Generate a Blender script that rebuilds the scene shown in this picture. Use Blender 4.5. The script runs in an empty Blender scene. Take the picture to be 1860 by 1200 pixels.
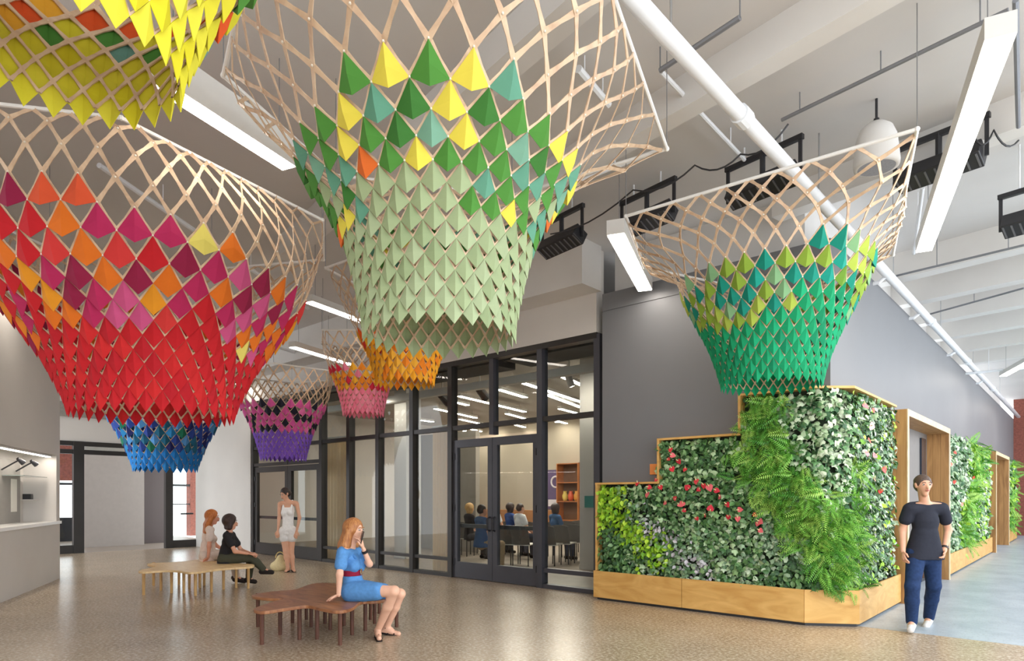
import bpy, math, random
import numpy as np
from mathutils import Vector, Matrix
random.seed(7)
SC = bpy.context.scene
COL = SC.collection
# ------------------------------------------------------------------ camera
TH = math.radians(41.8)
FPX, CX, HY, EYE = 1179.0, 930.0, 902.0, 1.5
cam = bpy.data.cameras.new('camera')
cam.sensor_width = 36.0
cam.lens = FPX / 1860.0 * 36.0
cam.shift_y = (HY - 600.0) / 1860.0
cam.clip_end = 200
camo = bpy.data.objects.new('camera', cam)
camo.location = (0, 0, EYE)
camo.rotation_euler = (math.pi / 2, 0, TH)
COL.objects.link(camo)
SC.camera = camo
# ------------------------------------------------------------------ world
w = bpy.data.worlds.new('world')
SC.world = w
w.use_nodes = True
bg = w.node_tree.nodes['Background']
bg.inputs[0].default_value = (0.90, 0.95, 1.0, 1)
bg.inputs[1].default_value = 4.0
SC.view_settings.view_transform = 'Standard'
SC.view_settings.look = 'None'
SC.view_settings.gamma = 1.0
SC.view_settings.use_curve_mapping = False
SC.view_settings.exposure = 0.1
LIGHT_E = 22.0        # emission of the linear lamps
ROOM_E = 50.0         # lamps of the lecture room

# ------------------------------------------------------------------ geometry of the view
FW = np.array([-math.sin(TH), math.cos(TH)])
RT = np.array([math.cos(TH), math.sin(TH)])
def ld(l, d, z=0.0):
    p = FW * d + RT * l
    return (float(p[0]), float(p[1]), float(z))
def at_z(x, y, z):
    d = (z - EYE) * FPX / (HY - y)
    return ld((x - CX) / FPX * d, d, z)
def on_Y(x, Y, y=None):
    v = FW + RT * ((x - CX) / FPX)
    t = Y / v[1]
    return (float(v[0] * t), Y, EYE + (HY - y) / FPX * t if y is not None else 0.0)
def on_X(x, X, y=None):
    v = FW + RT * ((x - CX) / FPX)
    t = X / v[0]
    return (X, float(v[1] * t), EYE + (HY - y) / FPX * t if y is not None else 0.0)
def at_d(x, y, d):
    return ld((x - CX) / FPX * d, d, EYE + (HY - y) / FPX * d)
def topix(p):
    v = np.asarray(p)[..., :2]
    d = v @ FW; l = v @ RT
    return np.stack([CX + l / d * FPX, HY - (np.asarray(p)[..., 2] - EYE) / d * FPX, d], -1)

# ------------------------------------------------------------------ materials
def lin(c):
    if isinstance(c, str):
        c = [int(c[i:i + 2], 16) / 255 for i in (0, 2, 4)]
    return [v / 12.92 if v <= 0.04045 else ((v + 0.055) / 1.055) ** 2.4 for v in c]
MATS = {}
def mat(name, col, rough=0.6, metal=0.0, var=0.0, scale=8.0, bump=0.0, bscale=40.0, emit=0.0, stretch=None,
        trans=0.0, col2=None, spec=0.5, alpha=1.0, detail=4.0, subsurf=0.0):
    if name in MATS:
        return MATS[name]
    m = bpy.data.materials.new(name)
    m.use_nodes = True
    nt = m.node_tree
    b = nt.nodes['Principled BSDF']
    c = lin(col)
    b.inputs['Base Color'].default_value = (*c, 1)
    b.inputs['Roughness'].default_value = rough
    b.inputs['Metallic'].default_value = metal
    b.inputs['Specular IOR Level'].default_value = spec
    if trans: b.inputs['Transmission Weight'].default_value = trans
    if alpha < 1: b.inputs['Alpha'].default_value = alpha
    if emit:
        b.inputs['Emission Color'].default_value = (*c, 1)
        b.inputs['Emission Strength'].default_value = emit
    if var or col2 is not None or bump:
        tc = nt.nodes.new('ShaderNodeTexCoord')
        mp = nt.nodes.new('ShaderNodeMapping')
        nt.links.new(tc.outputs['Object'], mp.inputs[0])
        if stretch: mp.inputs['Scale'].default_value = stretch
    if var or col2 is not None:
        n = nt.nodes.new('ShaderNodeTexNoise')
        n.inputs['Scale'].default_value = scale
        n.inputs['Detail'].default_value = detail
        nt.links.new(mp.outputs[0], n.inputs['Vector'])
        r = nt.nodes.new('ShaderNodeValToRGB')
        r.color_ramp.elements[0].position = 0.3
        r.color_ramp.elements[1].position = 0.7
        if col2 is not None:
            a, e = c, lin(col2)
        else:
            a = [min(1, v * (1 - var)) for v in c]; e = [min(1, v * (1 + var)) for v in c]
        r.color_ramp.elements[0].color = (*a, 1)
        r.color_ramp.elements[1].color = (*e, 1)
        nt.links.new(n.outputs['Fac'], r.inputs[0])
        nt.links.new(r.outputs[0], b.inputs['Base Color'])
    if bump:
        n2 = nt.nodes.new('ShaderNodeTexNoise')
        n2.inputs['Scale'].default_value = bscale
        nt.links.new(mp.outputs[0], n2.inputs['Vector'])
        bp = nt.nodes.new('ShaderNodeBump')
        bp.inputs['Strength'].default_value = bump
        bp.inputs['Distance'].default_value = 0.01
        nt.links.new(n2.outputs['Fac'], bp.inputs['Height'])
        nt.links.new(bp.outputs[0], b.inputs['Normal'])
    MATS[name] = m
    return m

def floor_mat(name, c0, c1, fleck, rough, fscale=30, patch=0.62, metal=0):
    m = bpy.data.materials.new(name); m.use_nodes = True
    nt = m.node_tree; b = nt.nodes['Principled BSDF']
    tc = nt.nodes.new('ShaderNodeTexCoord')
    def noise(s, d=5, r=0.6):
        n = nt.nodes.new('ShaderNodeTexNoise'); n.inputs['Scale'].default_value = s
        n.inputs['Detail'].default_value = d; n.inputs['Roughness'].default_value = r
        nt.links.new(tc.outputs['Object'], n.inputs['Vector']); return n
    def ramp(src, p0, p1, a, e):
        r = nt.nodes.new('ShaderNodeValToRGB')
        r.color_ramp.elements[0].position = p0; r.color_ramp.elements[1].position = p1
        r.color_ramp.elements[0].color = (*a, 1); r.color_ramp.elements[1].color = (*e, 1)
        nt.links.new(src, r.inputs[0]); return r
    base = ramp(noise(1.6, 4, 0.6).outputs['Fac'], 0.35, 0.65, lin(c0), lin(c1))
    f = ramp(noise(fscale, 2, 0.6).outputs['Fac'], 0.46, 0.66, (0, 0, 0), (1, 1, 1))
    mx = nt.nodes.new('ShaderNodeMixRGB'); mx.blend_type = 'MIX'
    mulf = nt.nodes.new('ShaderNodeMath'); mulf.operation = 'MULTIPLY'; mulf.inputs[1].default_value = patch
    nt.links.new(f.outputs[0], mulf.inputs[0]); nt.links.new(mulf.outputs[0], mx.inputs[0])
    nt.links.new(base.outputs[0], mx.inputs[1]); mx.inputs[2].default_value = (*lin(fleck), 1)
    v = nt.nodes.new('ShaderNodeTexVoronoi'); v.inputs['Scale'].default_value = 26
    nt.links.new(tc.outputs['Object'], v.inputs['Vector'])
    f2 = ramp(v.outputs['Distance'], 0.12, 0.3, (0.55, 0.52, 0.5), (1, 1, 1))
    m2 = nt.nodes.new('ShaderNodeMixRGB'); m2.blend_type = 'MULTIPLY'; m2.inputs[0].default_value = 0.75
    nt.links.new(mx.outputs[0], m2.inputs[1]); nt.links.new(f2.outputs[0], m2.inputs[2])
    nt.links.new(m2.outputs[0], b.inputs['Base Color'])
    rr = nt.nodes.new('ShaderNodeMapRange'); rr.inputs[3].default_value = rough * 0.92; rr.inputs[4].default_value = rough * 1.08
    nt.links.new(noise(1.3).outputs['Fac'], rr.inputs[0]); nt.links.new(rr.outputs[0], b.inputs['Roughness'])
    MATS[name] = m
    return m

def wood_mat(name, c0, c1, rough=0.5, scale=2.0, stretch=(1, 1, 1), distort=2.0):
    m = bpy.data.materials.new(name); m.use_nodes = True
    nt = m.node_tree; b = nt.nodes['Principled BSDF']
    tc = nt.nodes.new('ShaderNodeTexCoord'); mp = nt.nodes.new('ShaderNodeMapping')
    mp.inputs['Scale'].default_value = stretch
    nt.links.new(tc.outputs['Object'], mp.inputs[0])
    n = nt.nodes.new('ShaderNodeTexNoise'); n.inputs['Scale'].default_value = scale
    n.inputs['Detail'].default_value = 6; n.inputs['Distortion'].default_value = distort
    nt.links.new(mp.outputs[0], n.inputs['Vector'])
    r = nt.nodes.new('ShaderNodeValToRGB')
    r.color_ramp.elements[0].position = 0.3; r.color_ramp.elements[1].position = 0.72
    r.color_ramp.elements[0].color = (*lin(c0), 1); r.color_ramp.elements[1].color = (*lin(c1), 1)
    nt.links.new(n.outputs['Fac'], r.inputs[0]); nt.links.new(r.outputs[0], b.inputs['Base Color'])
    b.inputs['Roughness'].default_value = rough
    MATS[name] = m
    return m

def glass_mat(name, tint='f4f7f6'):
    m = bpy.data.materials.new(name); m.use_nodes = True
    nt = m.node_tree
    nt.nodes.remove(nt.nodes['Principled BSDF'])
    out = nt.nodes['Material Output']
    t = nt.nodes.new('ShaderNodeBsdfTransparent'); t.inputs[0].default_value = (*lin(tint), 1)
    g = nt.nodes.new('ShaderNodeBsdfGlossy'); g.inputs['Roughness'].default_value = 0.02
    fr = nt.nodes.new('ShaderNodeFresnel'); fr.inputs[0].default_value = 1.45
    mx = nt.nodes.new('ShaderNodeMixShader')
    ge = nt.nodes.new('ShaderNodeNewGeometry')      # reflect on the outer face only: the pane is thin and does not refract
    inv = nt.nodes.new('ShaderNodeMath'); inv.operation = 'SUBTRACT'; inv.inputs[0].default_value = 1.0
    ml = nt.nodes.new('ShaderNodeMath'); ml.operation = 'MULTIPLY'
    nt.links.new(ge.outputs['Backfacing'], inv.inputs[1]); nt.links.new(inv.outputs[0], ml.inputs[0]); nt.links.new(fr.outputs[0], ml.inputs[1])
    nt.links.new(ml.outputs[0], mx.inputs[0]); nt.links.new(t.outputs[0], mx.inputs[1]); nt.links.new(g.outputs[0], mx.inputs[2])
    nt.links.new(mx.outputs[0], out.inputs[0])
    MATS[name] = m
    return m

M = dict(
    white=mat('white_paint', 'd9d6d2', 0.7, var=0.04, scale=1.5),
    ceil=mat('ceiling_paint', 'cfccc9', 0.8, var=0.05, scale=0.8),
    wallw=mat('wall_paint', 'd3cec8', 0.75, var=0.04, scale=0.9),
    greyw=mat('grey_wall_paint', '727376', 0.5, var=0.05, scale=0.7),
    black=mat('black_metal', '26262a', 0.4, 0.0, var=0.1, scale=4),
    frame=mat('bronze_frame', '33302e', 0.4, 0.2, var=0.08, scale=3),
    doorf=mat('door_frame_grey', '45454c', 0.4, 0.2, var=0.06, scale=3),
    pipe=mat('pipe_paint', 'e3e5e8', 0.45, var=0.03, scale=4),
    steel=mat('satin_steel', 'b9babc', 0.3, 0.9, var=0.05, scale=10),
    lamp=mat('lamp_diffuser', 'fff6ea', 0.4, emit=LIGHT_E),
    rlamp=mat('room_lamp_diffuser', 'fff6e6', 0.4, emit=ROOM_E),
    lampbody=mat('lamp_housing', 'd8d5d0', 0.5, var=0.02),
    floor=floor_mat('terrazzo', '9c8870', 'ab977e', 'dccfba', 0.26),
    cfloor=floor_mat('corridor_concrete', '98a6b2', 'b0bcc6', 'c4ccd2', 0.35, fscale=9, patch=0.25),
    rfloor=mat('room_floor', '8c8074', 0.5, var=0.1, scale=5),
    plywood=wood_mat('gold_plywood', 'c4924a', 'e0b46c', 0.45, 1.6, (1, 1, 3)),
    oak=wood_mat('oak_board', '94683a', 'bd8d55', 0.5, 2.2, (3, 3, 0.35)),
    oakedge=wood_mat('oak_edge', 'd2b48a', 'e6cfa8', 0.5, 3, (1, 1, 1)),
    walnut=wood_mat('walnut_top', '74442a', 'ad764c', 0.35, 2.2, (1, 4, 1)),
    walnutleg=wood_mat('walnut_leg', '4c2a1c', '6e4230', 0.45, 6, (3, 3, 0.4)),
    birch=wood_mat('birch_top', 'd9b27c', 'efd3a2', 0.4, 2.2, (1, 4, 1)),
    birchleg=wood_mat('birch_leg', 'c99a5c', 'e2bb80', 0.45, 6, (3, 3, 0.4)),
    glass=glass_mat('pane_glass'),
    curtain=mat('linen_curtain', 'eedfc4', 0.9, var=0.06, scale=3, stretch=(14, 14, 0.4)),
    brick=mat('brick_red', '8a4f42', 0.85, var=0.25, scale=14),
)

def translucent(m, f, c):
    nt = m.node_tree; b = nt.nodes['Principled BSDF']; out = nt.nodes['Material Output']
    t = nt.nodes.new('ShaderNodeBsdfTranslucent'); t.inputs[0].default_value = (*lin(c), 1)
    mx = nt.nodes.new('ShaderNodeMixShader'); mx.inputs[0].default_value = f
    nt.links.new(b.outputs[0], mx.inputs[1]); nt.links.new(t.outputs[0], mx.inputs[2]); nt.links.new(mx.outputs[0], out.inputs[0])
translucent(M['curtain'], 0.5, 'f0e2c8')
# ------------------------------------------------------------------ mesh helpers
class MB:
    def __init__(s): s.v = []; s.f = []; s.m = []
    def add(s, vs, fs, mi=0):
        o = len(s.v)
        s.v.extend([tuple(map(float, p)) for p in vs]); s.f.extend([tuple(i + o for i in f) for f in fs]); s.m.extend([mi] * len(fs))
        return s
    def box(s, x0, y0, z0, x1, y1, z1, mi=0):
        v = [(x, y, z) for z in (z0, z1) for y in (y0, y1) for x in (x0, x1)]
        return s.add(v, [(0, 2, 3, 1), (4, 5, 7, 6), (0, 1, 5, 4), (2, 6, 7, 3), (0, 4, 6, 2), (1, 3, 7, 5)], mi)
    def obox(s, c, ex, ey, ez, mi=0):
        c, ex, ey, ez = map(np.array, (c, ex, ey, ez))
        v = [c + a * ex + b * ey + g * ez for g in (-1, 1) for b in (-1, 1) for a in (-1, 1)]
        return s.add(v, [(0, 2, 3, 1), (4, 5, 7, 6), (0, 1, 5, 4), (2, 6, 7, 3), (0, 4, 6, 2), (1, 3, 7, 5)], mi)
    def bar(s, a, b, w, h, mi=0, up=(0, 0, 1)):
        a, b = np.array(a, float), np.array(b, float)
        d = b - a; L = np.linalg.norm(d); d /= L
        u = np.array(up, float)
        if abs(d @ u) > 0.95: u = np.array((1.0, 0, 0))
        sd = np.cross(d, u); sd /= np.linalg.norm(sd); u2 = np.cross(sd, d)
        return s.obox((a + b) / 2, d * L / 2, sd * w / 2, u2 * h / 2, mi)
    def tube(s, pts, r, n=8, mi=0, cap=True):
        pts = [np.array(p, float) for p in pts]
        rs = r if isinstance(r, (list, tuple)) else [r] * len(pts)
        rings = []; u = None
        for i, p in enumerate(pts):
            d = pts[min(i + 1, len(pts) - 1)] - pts[max(i - 1, 0)]
            d = d / (np.linalg.norm(d) + 1e-12)
            if u is None:
                u = np.cross(d, (0, 0, 1.0))
                if np.linalg.norm(u) < 0.05: u = np.cross(d, (1.0, 0, 0))
            u = u - d * (u @ d); u /= np.linalg.norm(u) + 1e-12
            v = np.cross(d, u)
            rings.append([p + rs[i] * (math.cos(2 * math.pi * k / n) * u + math.sin(2 * math.pi * k / n) * v) for k in range(n)])
        vs = [q for rg in rings for q in rg]; fs = []
        for i in range(len(pts) - 1):
            for k in range(n):
                a = i * n + k; b = i * n + (k + 1) % n
                fs.append((a, b, b + n, a + n))
        if cap:
            fs.append(tuple(range(n))[::-1]); fs.append(tuple(range((len(pts) - 1) * n, len(pts) * n)))
        return s.add(vs, fs, mi)
    def lathe(s, prof, c=(0, 0, 0), n=20, mi=0):
        vs = []; fs = []
        for (r, z) in prof:
            for k in range(n):
                a = 2 * math.pi * k / n
                vs.append((c[0] + r * math.cos(a), c[1] + r * math.sin(a), c[2] + z))
        for i in range(len(prof) - 1):
            for k in range(n):
                a = i * n + k; b = i * n + (k + 1) % n
                fs.append((a, b, b + n, a + n))
        fs.append(tuple(range(n))[::-1]); fs.append(tuple(range((len(prof) - 1) * n, len(prof) * n)))
        return s.add(vs, fs, mi)
    def prism(s, poly, z0, z1, mi=0):
        n = len(poly)
        vs = [(p[0], p[1], z0) for p in poly] + [(p[0], p[1], z1) for p in poly]
        fs = [tuple(range(n))[::-1], tuple(range(n, 2 * n))] + [(i, (i + 1) % n, (i + 1) % n + n, i + n) for i in range(n)]
        return s.add(vs, fs, mi)
    def sphere(s, c, r, sc=(1, 1, 1), n=10, mi=0):
        k = n // 2
        vs = []; fs = []
        for i in range(k + 1):
            ph = math.pi * i / k
            for j in range(n):
                a = 2 * math.pi * j / n
                vs.append((c[0] + r * sc[0] * math.sin(ph) * math.cos(a), c[1] + r * sc[1] * math.sin(ph) * math.sin(a), c[2] + r * sc[2] * math.cos(ph)))
        for i in range(k):
            for j in range(n):
                a = i * n + j; b = i * n + (j + 1) % n
                fs.append((a, a + n, b + n, b))
        return s.add(vs, fs, mi)
    def mesh(s, name):
        me = bpy.data.meshes.new(name)
        me.from_pydata(s.v, [], s.f)
        if any(s.m): me.polygons.foreach_set('material_index', s.m)
        me.update()
        return me
    def build(s, name, mats, parent=None, smooth=False, bevel=0.0, loc=None):
        me = s.mesh(name)
        if not isinstance(mats, (list, tuple)): mats = [mats]
        for m in mats: me.materials.append(M[m] if isinstance(m, str) and m in M else (MATS[m] if isinstance(m, str) else m))
        o = bpy.data.objects.new(name, me)
        COL.objects.link(o)
        if parent is not None:
            o.parent = parent
            # parts are written in world coordinates: take the parent's place out again
            if parent.parent is None: o.matrix_parent_inverse = Matrix.Translation(-parent.location)
        if smooth:
            me.polygons.foreach_set('use_smooth', [True] * len(me.polygons))
        if bevel:
            bm = o.modifiers.new('bevel', 'BEVEL'); bm.width = bevel; bm.segments = 2; bm.limit_method = 'ANGLE'
        return o

def thing(name, label, cat, loc, group=None, kind=None):
    o = bpy.data.objects.new(name, None)
    o.empty_display_size = 0.1
    o.location = loc
    COL.objects.link(o)
    return tag(o, label, cat, group, kind)
def tag(o, label=None, cat=None, group=None, kind=None):
    if label: o['label'] = label
    if cat: o['category'] = cat
    if group: o['group'] = group
    if kind: o['kind'] = kind
    return o
def struct(name, mb, m, label, cat, bevel=0.0):
    o = mb.build(name, m, bevel=bevel)
    return tag(o, label, cat, None, 'structure')
# ================================================================== THE SETTING
GY = 8.35          # glass wall plane
CEIL = 5.3
GX0, GX1 = on_Y(463, GY)[0], on_Y(1090, GY)[0]
struct('floor', MB().box(-19.9, -4, -0.12, 6, GY - 0.05, 0).box(-20.2, GY - 4.6, -0.12, -19.9, GY - 0.05, 0), 'floor',
       'speckled brown polished terrazzo floor of the hall', 'floor')
struct('floor_corridor', MB().box(-2.3, 8.3, -0.12, 6, 34, 0.002), 'cfloor', 'pale blue grey concrete corridor floor', 'floor')
struct('floor_room', MB().box(-20.0, GY - 0.05, -0.12, -5.4, 19, -0.001), 'rfloor', 'greyish brown carpet of the room behind the glass', 'floor')
struct('floor_lobby', MB().box(-27, 2, -0.12, -20.2, 10, 0.0), 'rfloor', 'dull lobby floor beyond the black storefront', 'floor')
struct('ceiling', MB().box(-20.2, -2.5, CEIL, 2.0, 34, CEIL + 0.15)
       .box(-27, 2, 4.1, -20.2, 10, 4.2), 'ceil', 'white painted open ceiling of the hall', 'ceiling')
struct('ceiling_room', MB().box(-20, GY + 0.1, 4.35, -5.4, 19, 4.45), mat('room_ceiling', 'a8a198', 0.85, var=0.05, scale=1), 'warm grey ceiling of the room behind the glass', 'ceiling')
# bulkhead over the glass and white wall left of it
struct('wall_back', MB().box(GX0 - 0.05, GY - 0.1, 4.02, GX1, GY + 0.1, CEIL).box(-20.2, GY - 0.1, 0, GX0 - 0.05, GY + 0.15, CEIL),
       'wallw', 'white wall over and left of the black framed glass', 'wall')
struct('wall_room_back', MB().box(-20, 19, 0, -5.4, 19.2, 4.4), mat('room_wall', 'b3a898', 0.8, var=0.05, scale=0.8), 'beige grey back wall of the lecture room', 'wall')
struct('wall_room_left', MB().box(-20.0, GY + 0.1, 0, -19.8, 19, 4.4), 'wallw', 'left wall of the lecture room', 'wall')
# grey block on the right: front face and long corridor face
GXL, GXR, GF = on_Y(1094, 8.2)[0], -2.3, 8.2
struct('wall_right', MB().box(GXL, GF, 0, GXR, GF + 0.2, 4.28).box(GXL, GF + 0.012, 4.28, GXR, GF + 0.2, 4.295).box(GXL, GF, 4.295, GXR, GF + 0.2, 4.55)
       .box(GXR - 0.2, GF + 0.2, 0, GXR, 32, 4.55).box(GXL, GF + 0.2, 0, GXL + 0.15, 19, 4.45), 'greyw',
       'mid grey painted wall behind the planted wall', 'wall')
struct('wall_bulkhead', MB().box(GXL, GF + 0.35, 4.55, GXR - 0.55, GF + 0.5, CEIL).box(GXR - 0.55, GF + 0.35, 4.55, GXR - 0.4, 32, CEIL), 'white',
       'white strip of wall above the grey wall', 'wall')
# corridor end
struct('wall_end', MB().box(-2.3, 32, 3.4, 6, 32.2, CEIL).box(-2.3, 32, 0, -1.6, 32.2, 3.4).box(0.2, 32, 0, 6, 32.2, 3.4).box(-1.6, 32, 2.4, 0.2, 32.2, 3.4),
       'brick', 'red brick wall at the far end of the corridor', 'wall')
d_ = thing('door_3', 'dark door in the brick wall at the corridor end', 'door', (-0.7, 32.05, 0), kind='structure')
MB().box(-1.6, 32.05, 0, 0.2, 32.1, 2.4).build('door_panel', 'black', d_)
MB().tube([(0.0, 32.0, 0.9), (0.0, 32.0, 1.3)], 0.02).build('handle', 'steel', d_)
struct('wall_corridor_sill', MB().box(2.8, 8.3, 0, 3.0, 32, 0.5), 'white', 'low white sill along the open window side of the corridor', 'wall')

# ---------------- left wall with display niche
WA = np.array((-11.49, 2.01)); WE = np.array((-14.17, 3.36))
we = (WE - WA) / np.linalg.norm(WE - WA); wn = np.array((-we[1], we[0]))
if wn @ (-WA) < 0: wn = -wn
def wl(s, o, z):     # s along the wall from its far end (0) toward the camera, o out of the wall
    p = WE - we * s + wn * o
    return (p[0], p[1], z)
def wbox(mb, s0, s1, o0, o1, z0, z1, mi=0):
    c = [wl(s, o, z) for z in (z0, z1) for o in (o0, o1) for s in (s0, s1)]
    return mb.add(c, [(0, 2, 3, 1), (4, 5, 7, 6), (0, 1, 5, 4), (2, 6, 7, 3), (0, 4, 6, 2), (1, 3, 7, 5)], mi)
NZ0, NZ1, NS0, NS1 = 1.06, 2.25, 0.22, 6.0
lw = MB()
wbox(lw, 0, 7.5, -0.6, 0, 0, NZ0 - 0.05); wbox(lw, 0, 7.5, -0.6, 0, NZ1, CEIL)
wbox(lw, 0, NS0, -0.6, 0, NZ0 - 0.05, NZ1); wbox(lw, NS0, 7.5, -0.6, -0.5, NZ0 - 0.05, NZ1)
struct('wall_left', lw, 'wallw', 'white wall with a lit display niche at the left edge', 'wall')
struct('trim_1', wbox(MB(), 0, 7.5, -0.49, 0.03, NZ0 - 0.05, NZ0), mat('counter_white', 'f0eeea', 0.3), 'white counter ledge of the display niche', 'ledge')
nl = thing('niche_light', 'slim light strip under the top of the display niche', 'lamp', wl(1.5, -0.1, NZ1 - 0.03))
wbox(MB(), 0.3, 3.6, -0.15, -0.05, NZ1 - 0.035, NZ1 - 0.005).build('housing', 'lampbody', nl)
wbox(MB(), 0.32, 3.58, -0.14, -0.06, NZ1 - 0.04, NZ1 - 0.035).build('diffuser', 'lamp', nl)
# beam stubs and grille on the recess wall
struct('trim_2', MB().box(-20.15, 4.2, 3.62, -20.05, 6.6, 4.0), mat('grille_grey', '8f8a82', 0.7, var=0.1, scale=20), 'grey air grille high on the recess wall', 'grille')
struct('beam_recess', MB().box(-20.2, 2.5, 4.5, -14.6, 3.3, CEIL), 'white', 'white downstand beam above the storefront recess', 'beam')

# ---------------- storefront of the recess (X = -20.2)
SX = -20.2
ys = [on_X(x, SX)[1] for x in (100, 142, 306, 366)]
HZ, TZ = 2.98, 2.72
struct('wall_recess', MB().box(SX - 0.1, 2.0, HZ, SX + 0.02, GY - 0.1, CEIL).box(SX - 0.1, 2.0, 0, SX + 0.02, ys[0] - 0.15, HZ), 'wallw',
       'white wall above the black storefront', 'wall')
sf = thing('door_2', 'black framed glass entrance at the back left', 'entrance', (SX, (ys[0] + ys[3]) / 2, 0), kind='structure')
for y, wd in ((ys[0], 0.1), (ys[1], 0.24), (ys[2], 0.2), (ys[3], 0.14)):
    MB().box(SX - 0.08, y - wd / 2, 0, SX + 0.08, y + wd / 2, HZ).build('post', 'frame', sf)
MB().box(SX - 0.06, ys[0], HZ - 0.12, SX + 0.06, ys[3], HZ).build('header', 'frame', sf)
MB().box(SX - 0.06, ys[0], TZ - 0.08, SX + 0.06, ys[3], TZ + 0.04).build('transom', 'frame', sf)
for a, b in ((ys[0], ys[1]), (ys[2], ys[3])):
    MB().box(SX - 0.01, a, 0.02, SX + 0.01, b, TZ - 0.08).build('pane', 'glass', sf)
    MB().box(SX - 0.04, a, 0.0, SX + 0.04, b, 0.22).build('bottom_rail', 'frame', sf)
for a, b in ((ys[0], ys[1]), (ys[1], ys[2]), (ys[2], ys[3])):
    MB().box(SX - 0.01, a, TZ + 0.04, SX + 0.01, b, HZ - 0.12).build('pane', 'glass', sf)
MB().tube([(SX + 0.12, ys[3] - 0.3, 1.0), (SX + 0.12, ys[2] + 0.3, 1.0)], 0.025).build('push_bar', 'black', sf)
# lobby behind: pale partition, dark doorway, brick pier, far window wall left open
pa = on_X(152, -22.2)[1]; pb = on_X(262, -22.2)[1]; pc = on_X(303, -22.2)[1]
struct('wall_lobby', MB().box(-22.3, pa, 0, -22.2, pb, 4.1).box(-22.3, pb, 2.4, -22.2, pc + 0.1, 4.1), mat('lobby_wall', 'bdb6b0', 0.7, var=0.03), 'pale grey partition inside the entrance', 'wall')
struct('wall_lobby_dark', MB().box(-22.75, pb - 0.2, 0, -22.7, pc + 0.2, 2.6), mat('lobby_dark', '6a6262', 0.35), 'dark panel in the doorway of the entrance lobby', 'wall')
struct('wall_lobby_brick', MB().box(-26, 2.0, 0, -25.8, 5.6, 4.1).box(-26, 5.6, 2.05, -25.85, 8.2, 4.1).box(-26.2, on_X(346, -25.8)[1], 0, -25.8, 11.5, 4.1), 'brick', 'red brick wall outside the entrance', 'wall')
struct('wall_lobby_sill', MB().box(-26, 5.6, 0, -25.8, 9.1, 0.8).box(-26, 5.6, 1.9, -25.85, 12, 1.98).box(-26, 8.9, 1.2, -25.85, 12, 1.24), 'black', 'dark window rail beyond the entrance door', 'wall')

# ---------------- the glass wall
TR = 2.78
gw = thing('window_1', 'tall black framed glass wall between the hall and the lecture room', 'glass wall', (-11, GY, 0), kind='structure')
mx = [463, 587, 637, 690, 752, 822, 985, 1089]
mX = [on_Y(x, GY)[0] for x in mx]
for i, x in enumerate(mX):
    mt = 'frame' if i < 6 else 'doorf'
    MB().box(x - 0.055, GY - 0.08, 0, x + 0.055, GY + 0.08, 4.0).build('mullion', mt, gw)
xc = on_Y(897, GY)[0]
MB().box(xc - 0.05, GY - 0.07, 2.6, xc + 0.05, GY + 0.07, 4.0).build('mullion', 'doorf', gw)
xl = on_Y(525, GY)[0]
MB().box(xl - 0.045, GY - 0.07, 2.3, xl + 0.045, GY + 0.07, 4.0).build('mullion', 'frame', gw)
MB().box(mX[0], GY - 0.085, 3.93, mX[-1], GY + 0.085, 4.05).build('head_rail', 'frame', gw)
MB().box(mX[0], GY - 0.06, TR - 0.04, mX[-1], GY + 0.06, TR + 0.04).build('transom', 'frame', gw)
MB().box(mX[0], GY - 0.06, 2.3, mX[1], GY + 0.06, 2.38).build('transom', 'frame', gw)
for i in range(1, 5):
    MB().box(mX[i], GY - 0.05, 0.30, mX[i + 1], GY + 0.05, 0.36).build('low_rail', 'frame', gw)
    MB().box(mX[i], GY - 0.07, 0, mX[i + 1], GY + 0.07, 0.07).build('sill', 'frame', gw)
MB().box(mX[6], GY - 0.05, 0.26, mX[7], GY + 0.05, 0.33).build('low_rail', 'doorf', gw)
MB().box(mX[6], GY - 0.07, 0, mX[7], GY + 0.07, 0.07).build('sill', 'doorf', gw)
def pane(x0, x1, z0, z1, par): return MB().box(x0, GY - 0.008, z0, x1, GY + 0.008, z1).build('pane', 'glass', par)
for i in range(len(mX) - 1):
    if i in (0, 5):
        c = xl if i == 0 else xc
        pane(mX[i], c, TR, 3.95, gw); pane(c, mX[i + 1], TR, 3.95, gw)
        if i == 0: pane(mX[0], xl, 2.36, TR, gw); pane(xl, mX[1], 2.36, TR, gw)
        else: pane(mX[5], mX[6], 2.6, TR, gw)
        continue
    pane(mX[i], mX[i + 1], TR, 3.95, gw)
    pane(mX[i], mX[i + 1], 0.34, TR, gw)
    pane(mX[i], mX[i + 1], 0.05, 0.32, gw)
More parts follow.
